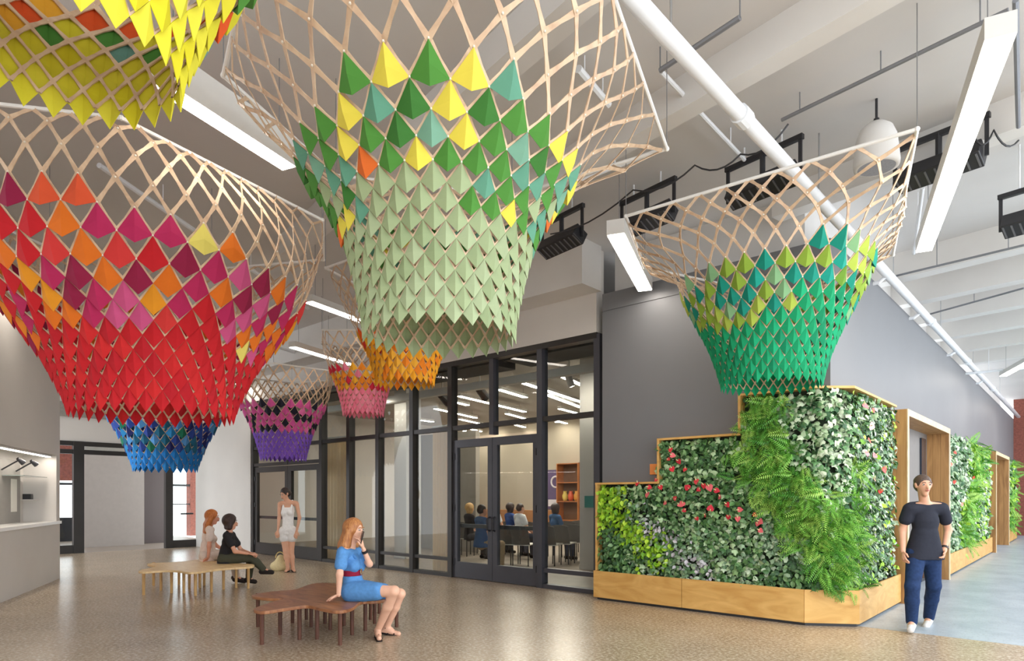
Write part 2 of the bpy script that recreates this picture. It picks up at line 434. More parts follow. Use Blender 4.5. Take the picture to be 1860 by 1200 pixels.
def door_leaf(par, x0, x1, h, m, hand, panic=True, rail=0.11, low=0.3):
    f = MB()
    f.box(x0, GY - 0.04, 0.01, x0 + rail, GY + 0.04, h).box(x1 - rail, GY - 0.04, 0.01, x1, GY + 0.04, h)
    f.box(x0 + rail, GY - 0.04, 0.01, x1 - rail, GY + 0.04, low).box(x0 + rail, GY - 0.04, h - 0.14, x1 - rail, GY + 0.04, h)
    lf = f.build('door_leaf', m, par)
    MB().box(x0 + rail, GY - 0.008, low, x1 - rail, GY + 0.008, h - 0.14).build('pane', 'glass', lf)
    if panic: MB().box(x0 + rail, GY + 0.04, 0.93, x1 - rail, GY + 0.09, 1.0).build('push_bar', 'black', lf)
    hx = x1 - rail / 2 if hand > 0 else x0 + rail / 2
    MB().tube([(hx, GY - 0.045, 0.9), (hx, GY - 0.1, 0.92), (hx, GY - 0.1, 1.12), (hx, GY - 0.045, 1.14)], 0.02).build('handle', 'black', lf)
    for sx in (x0 + 0.03, x1 - 0.03)[(0 if hand > 0 else 1):(1 if hand > 0 else 2)]:
        for hz in (0.3, 1.3, h - 0.3):
            MB().tube([(sx, GY - 0.05, hz - 0.06), (sx, GY - 0.05, hz + 0.06)], 0.014).build('hinge', 'black', lf)
d1 = thing('door_1', 'grey framed double glass door with black push bars in the glass wall', 'door', ((mX[5] + mX[6]) / 2, GY, 0), kind='structure')
door_leaf(d1, mX[5] + 0.06, xc - 0.005, 2.55, 'doorf', 1)
door_leaf(d1, xc + 0.005, mX[6] - 0.06, 2.55, 'doorf', -1)
d4 = thing('door_4', 'bronze framed single glass door at the far left of the glass wall', 'door', ((mX[0] + mX[1]) / 2, GY, 0), kind='structure')
door_leaf(d4, mX[0] + 0.06, xl - 0.005, 2.28, 'frame', 1, rail=0.13)
door_leaf(d4, xl + 0.005, mX[1] - 0.06, 2.28, 'frame', -1, rail=0.16)

struct('wall_light_block', MB().box(-8.0, -3.2, 0, 0.5, -3.0, CEIL), 'wallw', 'unseen white wall added behind the viewer to block light from the back', 'wall')  # unseen wall added to block light from behind, so it enters from the right
# ================================================================== PAPER LANTERNS ON WOODEN NETS
PAPER = {}
def paper(c):
    if c not in PAPER:
        k_ = 0.90; hx = ''.join('%02x' % int(int(c[i:i + 2], 16) * k_) for i in (0, 2, 4))
        PAPER[c] = mat('paper_' + c, hx, 0.8, var=0.03, scale=9, spec=0.3)
    return PAPER[c]
M['strap'] = wood_mat('plywood_strap', 'b8987c', 'd8bd9e', 0.55, 5, (1, 1, 1))
M['tube'] = mat('frame_tube_white', 'e6e4e0', 0.4, var=0.02)
M['wire'] = mat('wire_grey', '8c8c8e', 0.4, 0.6, var=0.05)
M['bolt'] = mat('bolt_head', 'e8e0d2', 0.35, 0.3, var=0.05)
LANTERNS = {}
def lantern(label, C, prof, poly, zf, N, palette, main_rows, present, seed, k=0.85, inside=False, topn=300, drift=(0, 0)):
    """prof: (z, r) from the bottom rim up to the last petal row; poly: frame corners in (l, d); the net runs on to the frame."""
    rng = random.Random(seed)
    c0 = np.array(ld(*C))[:2]
    P = np.array([ld(*p)[:2] for p in poly]); 
    root = thing('paper_lantern', label, 'lantern', (c0[0], c0[1], prof[0][0]), 'folded paper lanterns hung in wooden nets')
    def rpoly(th):
        u = np.array((math.cos(th), math.sin(th))); best = None
        for i in range(len(P)):
            a, b = P[i] - c0, P[(i + 1) % len(P)] - c0
            m_ = np.array([[u[0], a[0] - b[0]], [u[1], a[1] - b[1]]])
            det = np.linalg.det(m_)
            if abs(det) < 1e-9: continue
            t, s = np.linalg.solve(m_, a)
            if t > 0 and -1e-6 <= s <= 1 + 1e-6 and (best is None or t > best): best = t
        return best or 1.0
    Rm = np.mean([rpoly(2 * math.pi * i / 40) for i in range(40)])
    pr = [(z, r) for z, r in prof]
    zl, rl = pr[-1]
    full = pr + [(zl + (zf - zl) * 0.55, rl + (Rm - rl) * 0.62), (zf, Rm)]
    # arc length table
    S = [0]
    for (za, ra), (zb, rb) in zip(full, full[1:]): S.append(S[-1] + math.hypot(zb - za, rb - ra))
    def prof_at(s):
        return float(np.interp(s, S, [f[0] for f in full])), float(np.interp(s, S, [f[1] for f in full]))
    s_pet = S[len(pr) - 1]
    rows = []; s = 0.0
    while s < S[-1] - 0.02:
        rows.append(s); z, r = prof_at(s)
        s += k * 2 * math.pi * r / N * (1.0 if s < s_pet else 0.8)
    if S[-1] - rows[-1] < 0.08: rows.pop()
    rows.append(S[-1])
    nr = len(rows)
    z0, r0 = pr[0]; h0 = rows[1] - rows[0]
    sl = (pr[1][1] - pr[0][1]) / (pr[1][0] - pr[0][0])
    cache = {}
    def node(j, i):
        i %= N
        if (j, i) in cache: return cache[(j, i)]
        th = 2 * math.pi * (i + 0.5 * (j & 1)) / N
        if j < 0:
            z = z0 + j * h0 * 0.95; r = r0 + sl * (z - z0) * 0.6; b = 0
        else:
            s = rows[j]; z, r = prof_at(s)
            b = max(0, (s - s_pet * 0.72) / (S[-1] - s_pet * 0.72)) ** 1.3
        rr = r * (1 - b) + rpoly(th) * (0.93 * r / Rm * (1 - b) + b) * b if b > 0 else r
        f = (z - z0) / (zf - z0)
        p = np.array((c0[0] + rr * math.cos(th) + drift[0] * f * (1 - b), c0[1] + rr * math.sin(th) + drift[1] * f * (1 - b), z))
        cache[(j, i)] = p
        return p
    kids = lambda j, i: ((j - 1, i - 1), (j - 1, i)) if j % 2 == 0 else ((j - 1, i), (j - 1, i + 1))
    # ---- net
    net = MB(); bolts = MB()
    for j in range(1, nr):
        Wd = 2 * math.pi * prof_at(rows[j])[1] / N
        sw = min(0.036, max(0.013, 0.155 * Wd))
        for i in range(N):
            t = node(j, i)
            for (a, b) in kids(j, i):
                q = node(a, b)
                m_ = (t + q) / 2
                out = np.array((m_[0] - c0[0], m_[1] - c0[1], 0)); out /= np.linalg.norm(out)
                d = q - t; d /= np.linalg.norm(d)
                sd = np.cross(d, out - np.array((0, 0, 0.4))); sd /= np.linalg.norm(sd)
                nn = np.cross(sd, d)
                w0, w1 = sw * 0.8, sw * 0.5
                vs = []
                for p, ww in ((t, w0), (m_, w1), (q, w0)):
                    for a2, b2 in ((-1, -1), (1, -1), (1, 1), (-1, 1)):
                        vs.append(p + sd * ww * a2 / 1.0 * 0.62 + nn * 0.003 * b2)
                fs = []
                for g in (0, 4):
                    for e in range(4):
                        fs.append((g + e, g + (e + 1) % 4, g + 4 + (e + 1) % 4, g + 4 + e))
                net.add(vs, fs)
            if rows[j] > s_pet * 0.55 and topn >= 300:
                out = np.array((t[0] - c0[0], t[1] - c0[1], -0.4)); out /= np.linalg.norm(out)
                bolts.sphere(t + out * 0.004, 0.009, n=6)
    net.build('net', 'strap', root)
    if bolts.v: tag(bolts.build('net_bolts', 'bolt', root), kind='stuff')
    # ---- frame tube and wires
    fr = MB()
    PP = [(p[0], p[1], zf) for p in P]
    for a, b in zip(PP, PP[1:] + PP[:1]): fr.tube([a, b], 0.016, 8)
    for a in PP: fr.sphere(a, 0.022, n=8)
    fr.build('frame', 'tube', root)
    for a in PP: MB().tube([(a[0], a[1], zf), (a[0], a[1], CEIL)], 0.004, 5).build('hanging_wire', 'wire', root)
    # ---- petals
    pet = []
    for j in range(1, nr + 0):
        if rows[j] > s_pet * 1.02: break
        tt = rows[j] / s_pet
        for i in range(N):
            th = 2 * math.pi * (i + 0.5 * (j & 1)) / N
            rel = (th - (TH + math.pi / 2 + math.pi) + math.pi) % (2 * math.pi) - math.pi   # 0 faces the camera, + to the photo's right
            if not present(tt, rel, rng): continue
            T = node(j, i); (a, b) = kids(j, i); L = node(*a); R = node(*b); B0 = node(j - 2, i)
            nn = np.cross(R - L, T - B0); nn /= np.linalg.norm(nn) + 1e-9
            if nn @ np.array((T[0] - c0[0], T[1] - c0[1], -0.3)) < 0: nn = -nn
            Wd = np.linalg.norm(R - L)
            bf = 0.98 - 0.34 * min(1, tt)
            o = 0.010
            Bp = T + (B0 - T) * bf + nn * Wd * (0.26 + 0.08 * rng.random())
            To = T + nn * o; Lo = L + nn * o * 0.6; Ro = R + nn * o * 0.6
            Mp = (To + Bp) / 2 + nn * Wd * 0.05
            front = [To, Lo, Bp, Ro, Mp]
            back = [p - nn * 0.003 for p in front]
            col = palette(j, tt, rel, rng)
            pet.append((front + back, col, nn))
    FC = [(0, 1, 4), (1, 2, 4), (0, 4, 3), (4, 2, 3), (5, 9, 6), (6, 9, 7), (5, 8, 9), (9, 8, 7),
          (0, 5, 6, 1), (1, 6, 7, 2), (2, 7, 8, 3), (3, 8, 5, 0)]
    sc = []
    for idx, (vs, col, nn) in enumerate(pet):
        q = topix(np.array(vs[:4]))
        if (q[:, 2] < 0.5).any(): sc.append(0); continue
        x, y = q[:, 0], q[:, 1]
        area = 0.5 * abs(sum(x[e] * y[(e + 1) % 4] - x[(e + 1) % 4] * y[e] for e in range(4)))
        cx, cy = x.mean(), y.mean()
        if not (-20 < cx < 1880 and -20 < cy < 1220): area = 0
        cen = np.mean(vs[:4], 0); vd = np.array((0, 0, EYE)) - cen
        if vd @ nn < 0 and not inside: area *= 0.25
        sc.append(area)
    order = sorted(range(len(pet)), key=lambda e: -sc[e])
    keep = set(order[:topn])
    rest = MB(); rcols = []
    for idx, (vs, col, nn) in enumerate(pet):
        if idx in keep:
            MB().add(vs, FC).build('petal', paper(col), root)
        else:
            if col not in rcols: rcols.append(col)
            rest.add(vs, FC, rcols.index(col))
    if rest.v: tag(rest.build('petals', [paper(c) for c in rcols], root), kind='stuff')
    LANTERNS[label] = (len(pet), nr, N)
    return root

def pick(rng, pairs):
    t = rng.random() * sum(w for _, w in pairs)
    for c, w in pairs:
        t -= w
        if t <= 0: return c
    return pairs[-1][0]
def ngon(C, R, n, rot=0.0): return [(C[0] + R * math.cos(rot + 2 * math.pi * i / n), C[1] + R * math.sin(rot + 2 * math.pi * i / n)) for i in range(n)]

# red lantern at the left
def pal_red(j, t, rel, rng):
    edge = 0.45 + 0.07 * math.sin(3 * rel) - (0.16 * rng.random() if -0.2 < rel < 0.7 else 0.05 * rng.random())
    if t < edge: return pick(rng, [('d31f28', 6), ('de2a2c', 3), ('c81c2a', 2)])
    if t > 0.86 and rel > -0.1: return pick(rng, [('f6a024', 4), ('f3e06a', 2), ('f08a1e', 2), ('e85a34', 1)])
    if rel < -0.35: return pick(rng, [('d31f28', 4), ('ef7a20', 3), ('9c1c46', 3), ('c42a60', 3), ('ef8a24', 1)])
    return pick(rng, [('c42a60', 4), ('ef7a20', 4), ('d31f28', 3), ('d8588c', 2.5), ('9c1c46', 2), ('f0e070', 0.8), ('f6a024', 2), ('e23c3a', 1)])
def pres_red(t, rel, rng):
    lim = 0.985 - 0.26 * max(0, min(1, (rel - 0.1) / 1.5)) 
    return t <= lim + 0.02 * rng.random()
lantern('largest red lantern with orange, pink and crimson upper petals at the left', (-3.3, 6.0),
        [(2.30, .66), (2.56, .76), (2.83, .91), (3.08, 1.10), (3.28, 1.25), (3.52, 1.37), (3.72, 1.46), (3.88, 1.53)],
        [(-2.89, 4.80), (-1.92, 6.57), (-2.23, 7.67), (-3.7, 8.0), (-5.2, 7.3), (-5.5, 5.6), (-4.5, 4.45)], 4.3, 36,
        pal_red, 6, pres_red, 11)
# sage lantern in the middle
def pal_sage(j, t, rel, rng):
    if t < 0.46: return pick(rng, [('a5b488', 5), ('adbb92', 3), ('9aaa7e', 2)])
    if t < 0.64 and -0.7 < rel < 0.35: return pick(rng, [('a5b488', 8), ('f0dc50', 1.2)])
    return pick(rng, [('f0dc50', 3), ('4f8f38', 5), ('639e84', 4), ('3d7a30', 2), ('e8702a', 0.7), ('a5b488', 0.8), ('7dae94', 1.2)])
def pres_sage(t, rel, rng):
    lim = 1.0 - 0.10 * max(0, min(1, (abs(rel - 0.12) - 0.35) / 0.8)) 
    return t <= lim + 0.03 * (rng.random() - 0.4)
lantern('large sage green lantern with yellow and dark green upper petals in the middle', (-0.5, 4.5),
        [(2.64, .50), (2.85, .53), (3.05, .575), (3.25, .635), (3.43, .72), (3.58, .82), (3.72, .94), (3.85, 1.03), (3.95, 1.09)],
        [(1.30, 5.45), (.47, 3.50), (-0.5, 2.9), (-1.3, 3.3), (-2.0, 4.5), (-1.6, 5.9), (0.0, 6.3)], 4.42, 28,
        pal_sage, 7, pres_sage, 5, k=0.74)
# emerald lantern by the planted wall
def pal_em(j, t, rel, rng):
    edge = 0.52 + 0.08 * math.sin(2.2 * rel + 0.6) + (0.12 if -0.1 < rel < 0.9 else 0)
    if t < edge: return pick(rng, [('0f9e68', 5), ('12a872', 3), ('0c9062', 2)])
    return pick(rng, [('8aa838', 5), ('0f8e78', 4), ('83b07e', 2), ('a9bc4a', 2), ('129a86', 2), ('6f9a34', 1)])
def pres_em(t, rel, rng):
    lim = 0.97 - 0.14 * max(0, min(1, (-rel) / 1.2)) + (0.04 if rel > 0 else 0)
    return t <= lim + 0.04 * (rng.random() - 0.4)
lantern('emerald green lantern hanging over the planted wall', (2.71, 6.8),
        [(2.70, .48), (2.98, .56), (3.24, .67), (3.44, .77), (3.60, .86), (3.80, .95), (3.98, 1.03)],
        [(1.15, 6.55), (3.12, 5.0), (4.46, 7.6), (3.5, 9.0), (1.64, 8.02)], 4.33, 32,
        pal_em, 8, pres_em, 23)
# yellow lantern overhead
def pal_ye(j, t, rel, rng):
    if t < 0.52: return pick(rng, [('e0d632', 5), ('e4da3c', 3), ('dcd022', 2)])
    return pick(rng, [('e2561e', 3), ('e0d632', 3), ('4f8f38', 2), ('6f9f92', 2), ('f0b030', 2)])
lantern('bright yellow lantern overhead, cut by the upper left corner', (-1.72, 2.50),
        [(3.22, .39), (3.42, .46), (3.60, .56), (3.76, .68), (3.90, .78), (4.0, .84)],
        ngon((-1.9, 2.25), 1.0, 6, 0.4), 4.45, 24, pal_ye, 5, lambda t, rel, rng: t <= 1.0, 3, inside=True)
# small ones at the back
lantern('blue lantern low behind the red one', (-8.0, 15.0),
        [(2.19, .64), (2.6, .78), (2.95, .93), (3.2, 1.08), (3.42, 1.2)], ngon((-8.0, 15.0), 1.5, 6, 0.2), 4.1, 26,
        lambda j, t, rel, rng: pick(rng, [('1f7fd0', 5), ('2b8ad6', 3)]) if t < 0.4 else pick(rng, [('2c4a9e', 5), ('5aa0e0', 3), ('2a8ccc', 3), ('1f6a8a', 2), ('1c7a5a', 0.8), ('232a6a', 2)]),
        4, lambda t, rel, rng: True, 31, topn=299)
lantern('purple lantern with pink and black upper petals by the glass door', (-4.93, 14.0),
        [(2.35, .45), (2.75, .55), (3.1, .68), (3.4, .84), (3.62, .96)], ngon((-4.93, 14.0), 1.15, 6, 0.7), 4.15, 28,
        lambda j, t, rel, rng: pick(rng, [('7e54c4', 5), ('8a5ecc', 3)]) if t < 0.5 else pick(rng, [('d8589e', 5), ('1c1c2e', 3), ('e470ac', 2)]),
        4, lambda t, rel, rng: True, 32, topn=299)
lantern('small pink lantern with orange petals on top', (-2.75, 12.0),
        [(3.05, .35), (3.3, .40), (3.55, .47), (3.75, .56), (3.9, .64)], ngon((-2.75, 12.0), 0.9, 5, 0.3), 4.4, 24,
        lambda j, t, rel, rng: pick(rng, [('fa7e98', 5), ('ff90a6', 3)]) if t < 0.5 else pick(rng, [('f08a1e', 4), ('d31f3a', 3), ('f6b02a', 2), ('ee7f9a', 2)]),
        4, lambda t, rel, rng: True, 33, topn=299)
lantern('orange lantern partly hidden behind the sage green one', (-1.4, 8.5),
        [(3.02, .36), (3.25, .42), (3.45, .50), (3.62, .60), (3.75, .68)], ngon((-1.4, 8.5), 1.0, 5, 0.9), 4.4, 24,
        lambda j, t, rel, rng: pick(rng, [('ffae24', 5), ('ffb838', 3), ('fc8c1e', 2)]) if t < 0.65 else pick(rng, [('ff6a22', 4), ('ffbc30', 3), ('e03a2e', 2), ('ffa620', 3)]),
        4, lambda t, rel, rng: True, 34, topn=299)
print('LANTERNS', LANTERNS)
# ================================================================== CEILING: BEAMS, PIPES, LAMPS
U = np.array((-0.9836, 0.1805))      # run of the beams
V = np.array((-0.3157, 0.9489))      # run of the lamps
def beam_at(x, y, z, a, b, wd, hh, label, name='ceiling_beam', m='white', cat='beam'):
    p = np.array(at_z(x, y, z))
    q0 = p[:2] - U * a; q1 = p[:2] + U * b
    mb = MB().bar((*q0, z + hh / 2), (*q1, z + hh / 2), wd, hh)
    return tag(mb.build(name, m), label, cat, 'white beams across the ceiling')
beam_at(1350, 148, 5.0, 3.6, 5.5, 0.20, 0.3, 'white ceiling beam crossing behind the thick white pipe near the lamp')
beam_at(1000, 60, 5.02, 3.2, 6.0, 0.26, 0.28, 'white ceiling beam nearest the viewer above the sage lantern')
beam_at(1560, 345, 4.98, 3.0, 1.0, 0.22, 0.32, 'white ceiling beam just behind the bell shaped speaker')
for k_, yy in enumerate((455, 510, 556, 592, 622, 648)):
    beam_at(1860, yy, 4.9, 1.2, 4.2 - 0.2 * k_, 0.26, 0.4, ['first', 'second', 'third', 'fourth', 'fifth', 'sixth'][k_] + ' white beam over the corridor counted from the viewer')
struct('wall_soffit', MB().box(-20.0, 7.75, 4.62, GXL - 0.05, GY - 0.1, CEIL), 'white', 'long white soffit above the glass wall', 'soffit')
# thick main pipe along the corridor wall
PX, PZ = -2.13, 4.6
mp_ = thing('sprinkler_pipe', 'thick white sprinkler pipe running along the grey wall', 'pipe', (PX, 8, PZ))
MB().tube([(PX, 1.0, PZ), (PX, 31.8, PZ)], 0.062, 14).build('pipe_run', 'pipe', mp_, smooth=True)
for y in (5.2, 9.4, 13.5, 18.0, 23.0): MB().tube([(PX, y - 0.07, PZ), (PX, y + 0.07, PZ)], 0.078, 14).build('coupling', 'pipe', mp_)
for y in (4.0, 7.2, 10.6, 14.5, 19.0, 25.0):
    MB().tube([(PX, y, PZ), (PX, y, CEIL)], 0.008, 6).build('hanger_rod', 'steel', mp_)
for y in (10.2, 12.6, 16.4, 21.0):
    MB().tube([(PX, y, PZ - 0.02), (PX - 0.1, y, PZ - 0.1), (GXR, y, PZ - 0.1)], 0.028, 8).build('branch', 'pipe', mp_)
# thin conduits
def conduit(p, q, r, label, m='steel', z=None, rods=()):
    a, b = np.array(p), np.array(q)
    t = thing('conduit', label, 'conduit', tuple(a))
    MB().tube([a, b], r, 8).build('conduit_run', m, t)
    for f in rods:
        c = a + (b - a) * f
        MB().tube([c, (c[0], c[1], CEIL)], 0.006, 5).build('hanger_rod', m, t)
    return t
M['conduit'] = mat('conduit_grey', '8b8d92', 0.4, 0.5, var=0.05)
conduit(at_z(1420, 218, 5.12), at_z(1832, 18, 5.12), 0.018, 'thin grey conduit above the bell shaped speaker', 'conduit', rods=(0.1, 0.5, 0.9))
conduit(at_z(1199, 128, 5.1), at_z(1344, 32, 5.1), 0.022, 'short dark conduit left of the thick pipe', 'conduit', rods=(0.0, 1.0))
conduit(at_z(1201, 130, 5.12), at_z(1352, 290, 5.12), 0.022, 'pale conduit running down to the black floodlights', 'pipe', rods=(0.3, 0.8))
conduit(at_z(1050, 125, 5.12), at_z(1105, 190, 5.12), 0.035, 'short thick white conduit behind the sage net', 'pipe', rods=(0.2, 0.8))
conduit(at_z(1050, 330, 4.9), at_z(1190, 275, 4.9), 0.02, 'slim white pipe beside the sage net corner', 'pipe', rods=(0.5,))
conduit(at_z(1845, 0, 4.9), at_z(1850, 230, 4.9), 0.02, 'bent grey conduit at the right edge beside the long lamp', 'conduit', rods=(0.8,))
conduit(at_z(1610, 505, 4.85), at_z(1860, 445, 4.85), 0.016, 'dark conduit crossing the start of the corridor ceiling', 'conduit', rods=(0.4, 0.9))
conduit(at_z(1690, 570, 4.8), at_z(1860, 523, 4.8), 0.016, 'dark conduit crossing the corridor ceiling farther back', 'conduit', rods=(0.5,))
conduit(at_z(1735, 680, 4.5), at_z(1860, 668, 4.5), 0.03, 'white cross pipe near the far corridor ceiling', 'pipe', rods=(0.5,))
conduit(at_z(1676, 340, 4.9), at_z(1660, 460, 4.9), 0.022, 'white vertical looking pipe behind the long right lamp', 'pipe', rods=(0.5,))
conduit(at_z(470, 620, 4.8), at_z(600, 660, 4.8), 0.03, 'white pipe over the purple lantern', 'pipe', rods=(0.5,))
conduit(at_z(450, 655, 4.75), at_z(620, 700, 4.75), 0.03, 'white pipe between the purple and pink lanterns', 'pipe', rods=(0.5,))
conduit(at_z(180, 300, 5.0), at_z(560, 560, 5.0), 0.03, 'long white pipe behind the red lantern net', 'pipe', rods=(0.2, 0.6, 0.95))
# linear lamps
def linear_lamp(p, q, wd, hh, label, dif='lamp', grp='slim linear ceiling lamps', wires=True, zc=CEIL):
    a, b = np.array(p), np.array(q)
    d = (b - a)[:2]; d /= np.linalg.norm(d)
    t = thing('linear_lamp', label, 'lamp', tuple((a + b) / 2), grp)
    z = a[2]
    MB().bar((*a[:2], z + hh / 2 + 0.004), (*b[:2], z + hh / 2 + 0.004), wd, hh).build('housing', 'lampbody', t)
    i0, i1 = a[:2] + d * 0.02, b[:2] - d * 0.02
    MB().bar((*i0, z), (*i1, z), wd * 0.92, 0.012).build('diffuser', dif, t)
    if wires:
        for f in (0.1, 0.9):
            c = a + (b - a) * f
            MB().tube([(c[0], c[1], z + hh), (c[0], c[1], zc)], 0.004, 5).build('hanging_wire', 'wire', t)
    return t
linear_lamp(at_z(1818, 66, 4.4), at_z(1678, 457, 4.4), 0.17, 0.14, 'long glowing linear lamp at the upper right')
linear_lamp(at_z(1118, 425, 4.4), at_z(1172, 528, 4.4), 0.20, 0.16, 'short glowing linear lamp left of the emerald lantern')
linear_lamp(at_z(285, 152, 4.4), at_z(527, 307, 4.4), 0.15, 0.26, 'glowing linear lamp between the red and sage lanterns')
linear_lamp(at_z(560, 548, 4.4), at_z(672, 589, 4.4), 0.15, 0.1, 'linear lamp behind the sage lantern, left of the orange one')
linear_lamp(at_z(530, 630, 4.22), at_z(640, 663, 4.22), 0.15, 0.1, 'linear lamp above the small pink lantern')
linear_lamp(at_z(424, 694, 4.4), at_z(478, 713, 4.4), 0.15, 0.1, 'linear lamp above the purple lantern net')
linear_lamp(at_z(20, 528, 4.4), at_z(128, 556, 4.4), 0.15, 0.1, 'linear lamp at the left edge behind the red lantern')
linear_lamp((-0.9, 17.5, 4.4), (-1.6, 19.5, 4.4), 0.16, 0.1, 'nearer linear lamp over the corridor')
linear_lamp((-0.8, 24.0, 4.4), (-1.5, 26.2, 4.4), 0.16, 0.1, 'farther linear lamp over the corridor')
# black floodlights in yokes
def flood(x, y, z, wd, label, tilt=0.5, cable=True):
    c = np.array(at_z(x, y, z))
    t = thing('floodlight', label, 'floodlight', tuple(c), 'black floodlights in square yokes')
    u = np.array((*U, 0.0)); n = np.array((-U[1], U[0], 0.0))
    n2 = n * math.cos(tilt) + np.array((0, 0, 1.0)) * math.sin(tilt); up = np.cross(n2, u)
    if up[2] < 0: up = -up
    MB().bar(c - u * wd * 0.62 + (0, 0, 0.34), c + u * wd * 0.62 + (0, 0, 0.34), 0.05, 0.05).build('rail', 'black', t)
    for s in (-1, 1):
        MB().bar(c + u * wd * 0.58 * s + (0, 0, 0.34), c + u * wd * 0.58 * s - (0, 0, 0.04), 0.025, 0.035).build('yoke_arm', 'black', t)
        MB().tube([c + u * wd * 0.3 * s + (0, 0, 0.34), c + u * wd * 0.3 * s + np.array((0, 0, CEIL - c[2]))], 0.01, 6).build('stem', 'pipe', t)
    bd = MB().obox(c, u * wd * 0.54, n2 * 0.10, up * 0.085)
    b_ = bd.build('body', 'black', t, bevel=0.01)
    MB().obox(c - n2 * 0.102, u * wd * 0.50, n2 * 0.004, up * 0.07).build('lens', mat('flood_glass', '55565c', 0.15, 0.2), b_)
    for k in range(9):
        MB().obox(c - up * 0.087 + u * wd * 0.5 * (k / 4 - 1), u * 0.008, n2 * 0.08, up * 0.006).build('fin', mat('fin_grey', '6e6e72', 0.4, 0.4), b_)
    MB().tube([c + (0, 0, 0.34), c + (0, 0, 0.1)], 0.03, 8).build('pivot', 'black', t)
    return t
flood(1020, 440, 4.8, 0.66, 'black floodlight right behind the sage lantern')
flood(1175, 400, 4.8, 0.69, 'black floodlight above the short linear lamp')
flood(1385, 338, 4.8, 0.72, 'black floodlight behind the emerald net, left of the bell shaped speaker')
flood(1705, 305, 4.8, 0.70, 'black floodlight behind the long right lamp')
flood(1890, 395, 4.45, 0.6, 'black floodlight cut off by the right edge')
# cables
def cable(pts, label, r=0.009):
    pts = [np.array(p) for p in pts]; out = []
    for i in range(len(pts) - 1):
        for f in np.linspace(0, 1, 7)[:-1]:
            p = pts[i] * (1 - f) + pts[i + 1] * f; p = p - np.array((0, 0, 0.10 * 4 * f * (1 - f))); out.append(p)
    out.append(pts[-1])
    return tag(MB().tube(out, r, 6).build('cable', 'black'), label, 'cable')
cable([at_z(1000, 425, 4.9), at_z(1150, 345, 4.9), at_z(1262, 300, 4.95), at_z(1345, 280, 4.95), at_z(1432, 225, 5.1)], 'black cable looping between the floodlights')
cable([at_z(1770, 250, 4.9), at_z(1805, 236, 4.95), at_z(1850, 255, 4.9)], 'short black cable right of the long lamp')
# bell shaped speaker
p = np.array(at_d(1592, 305, 6.2))
sp = thing('pendant_speaker', 'white bell shaped pendant speaker on a black rod', 'speaker', tuple(p))
MB().lathe([(0.165, 0.0), (0.195, 0.005), (0.20, 0.05), (0.19, 0.16), (0.175, 0.28), (0.14, 0.37), (0.08, 0.42), (0.02, 0.43)], p, 24).build('shell', 'white', sp, smooth=True)
MB().lathe([(0.02, -0.004), (0.12, -0.002), (0.163, 0.0)], p, 24).build('grille', mat('speaker_grille', '9a9ca4', 0.6, var=0.1, scale=60), sp)
MB().tube([p + (0, 0, 0.42), (p[0], p[1], CEIL)], 0.012, 8).build('rod', 'black', sp)
MB().tube([p + (0, 0, 0.42), p + (0, 0, 0.47)], 0.025, 8).build('collar', 'black', sp)
# ================================================================== PLANTED WALLS
def leafgeo(kind):
    if kind == 'ivy':
        v = [(0, .45, .05), (0, 0, 0), (-.40, .10, -.05), (-.50, .46, -.10), (-.22, .60, -.02), (0, 1, -.10), (.22, .60, -.02), (.50, .46, -.10), (.40, .10, -.05)]
        f = [(0, i, i % 8 + 1) for i in range(1, 9)]
    elif kind == 'oval':
        v = [(0, .5, -.05), (0, 0, 0), (-.30, .28, .04), (-.30, .62, .02), (0, 1, -.14), (.30, .62, .02), (.30, .28, .04)]
        f = [(0, i, i % 6 + 1) for i in range(1, 7)]
    elif kind == 'frond':
        v = []; f = []
        n = 11
        for i in range(n):
            t = (i + 0.5) / n; L = 0.30 * (1 - 0.75 * t ** 1.5) * (0.65 + 0.7 * min(1, t * 4))
            y = t; zc = -0.35 * t * t
            for s in (-1, 1):
                b = len(v)
                v += [(0, y, zc), (s * L * .5, y + .02, zc + .025), (s * L, y + .13, zc - .06), (s * L * .5, y + .10, zc + .02)]
                f += [(b, b + 1, b + 2, b + 3)]
    return np.array(v, float), f
GEO = {k: leafgeo(k) for k in ('ivy', 'oval', 'frond')}
def leafmat(c, r=0.45): return mat('leaf_' + c, c, r, var=0.18, scale=16, spec=0.4)
SPEC = {   # kind, length range, colours
    'lime': ('oval', (.06, .10), ['9ccb2c', '86b82a', 'b4d840', '6fa428']),
    'ivy': ('ivy', (.055, .09), ['3d6436', '56804a', '7ea068', 'a9c295']),
    'dark': ('oval', (.06, .095), ['30542f', '466f3f', '7c9f6c', '5a8548']),
    'grey': ('ivy', (.055, .085), ['6a8a66', '93ae8c', 'b5c6a8', '4a6c4a']),
    'blush': ('oval', (.05, .08), ['b9b6bc', '8fa58c', 'cfcbd0', '55744e']),
    'fern': ('frond', (.15, .25), ['4f8f34', '6aa83e', '86c04e', 'a0c85c']),
    'vari': ('ivy', (.055, .09), ['9db48c', 'c4d0b4', '5f8a56', '3c6440']),
}
def frame_of(n, rng, droop=0.5):
    n = np.array(n, float)
    nn = n + rng.normal(0, .42, 3) + np.array((0, 0, .35)); nn /= np.linalg.norm(nn)
    t = rng.normal(0, .8, 3) + np.array((0, 0, -droop)); t -= nn * (t @ nn); t /= np.linalg.norm(t)
    s = np.cross(t, nn)
    return np.stack([s, t, nn], 1)
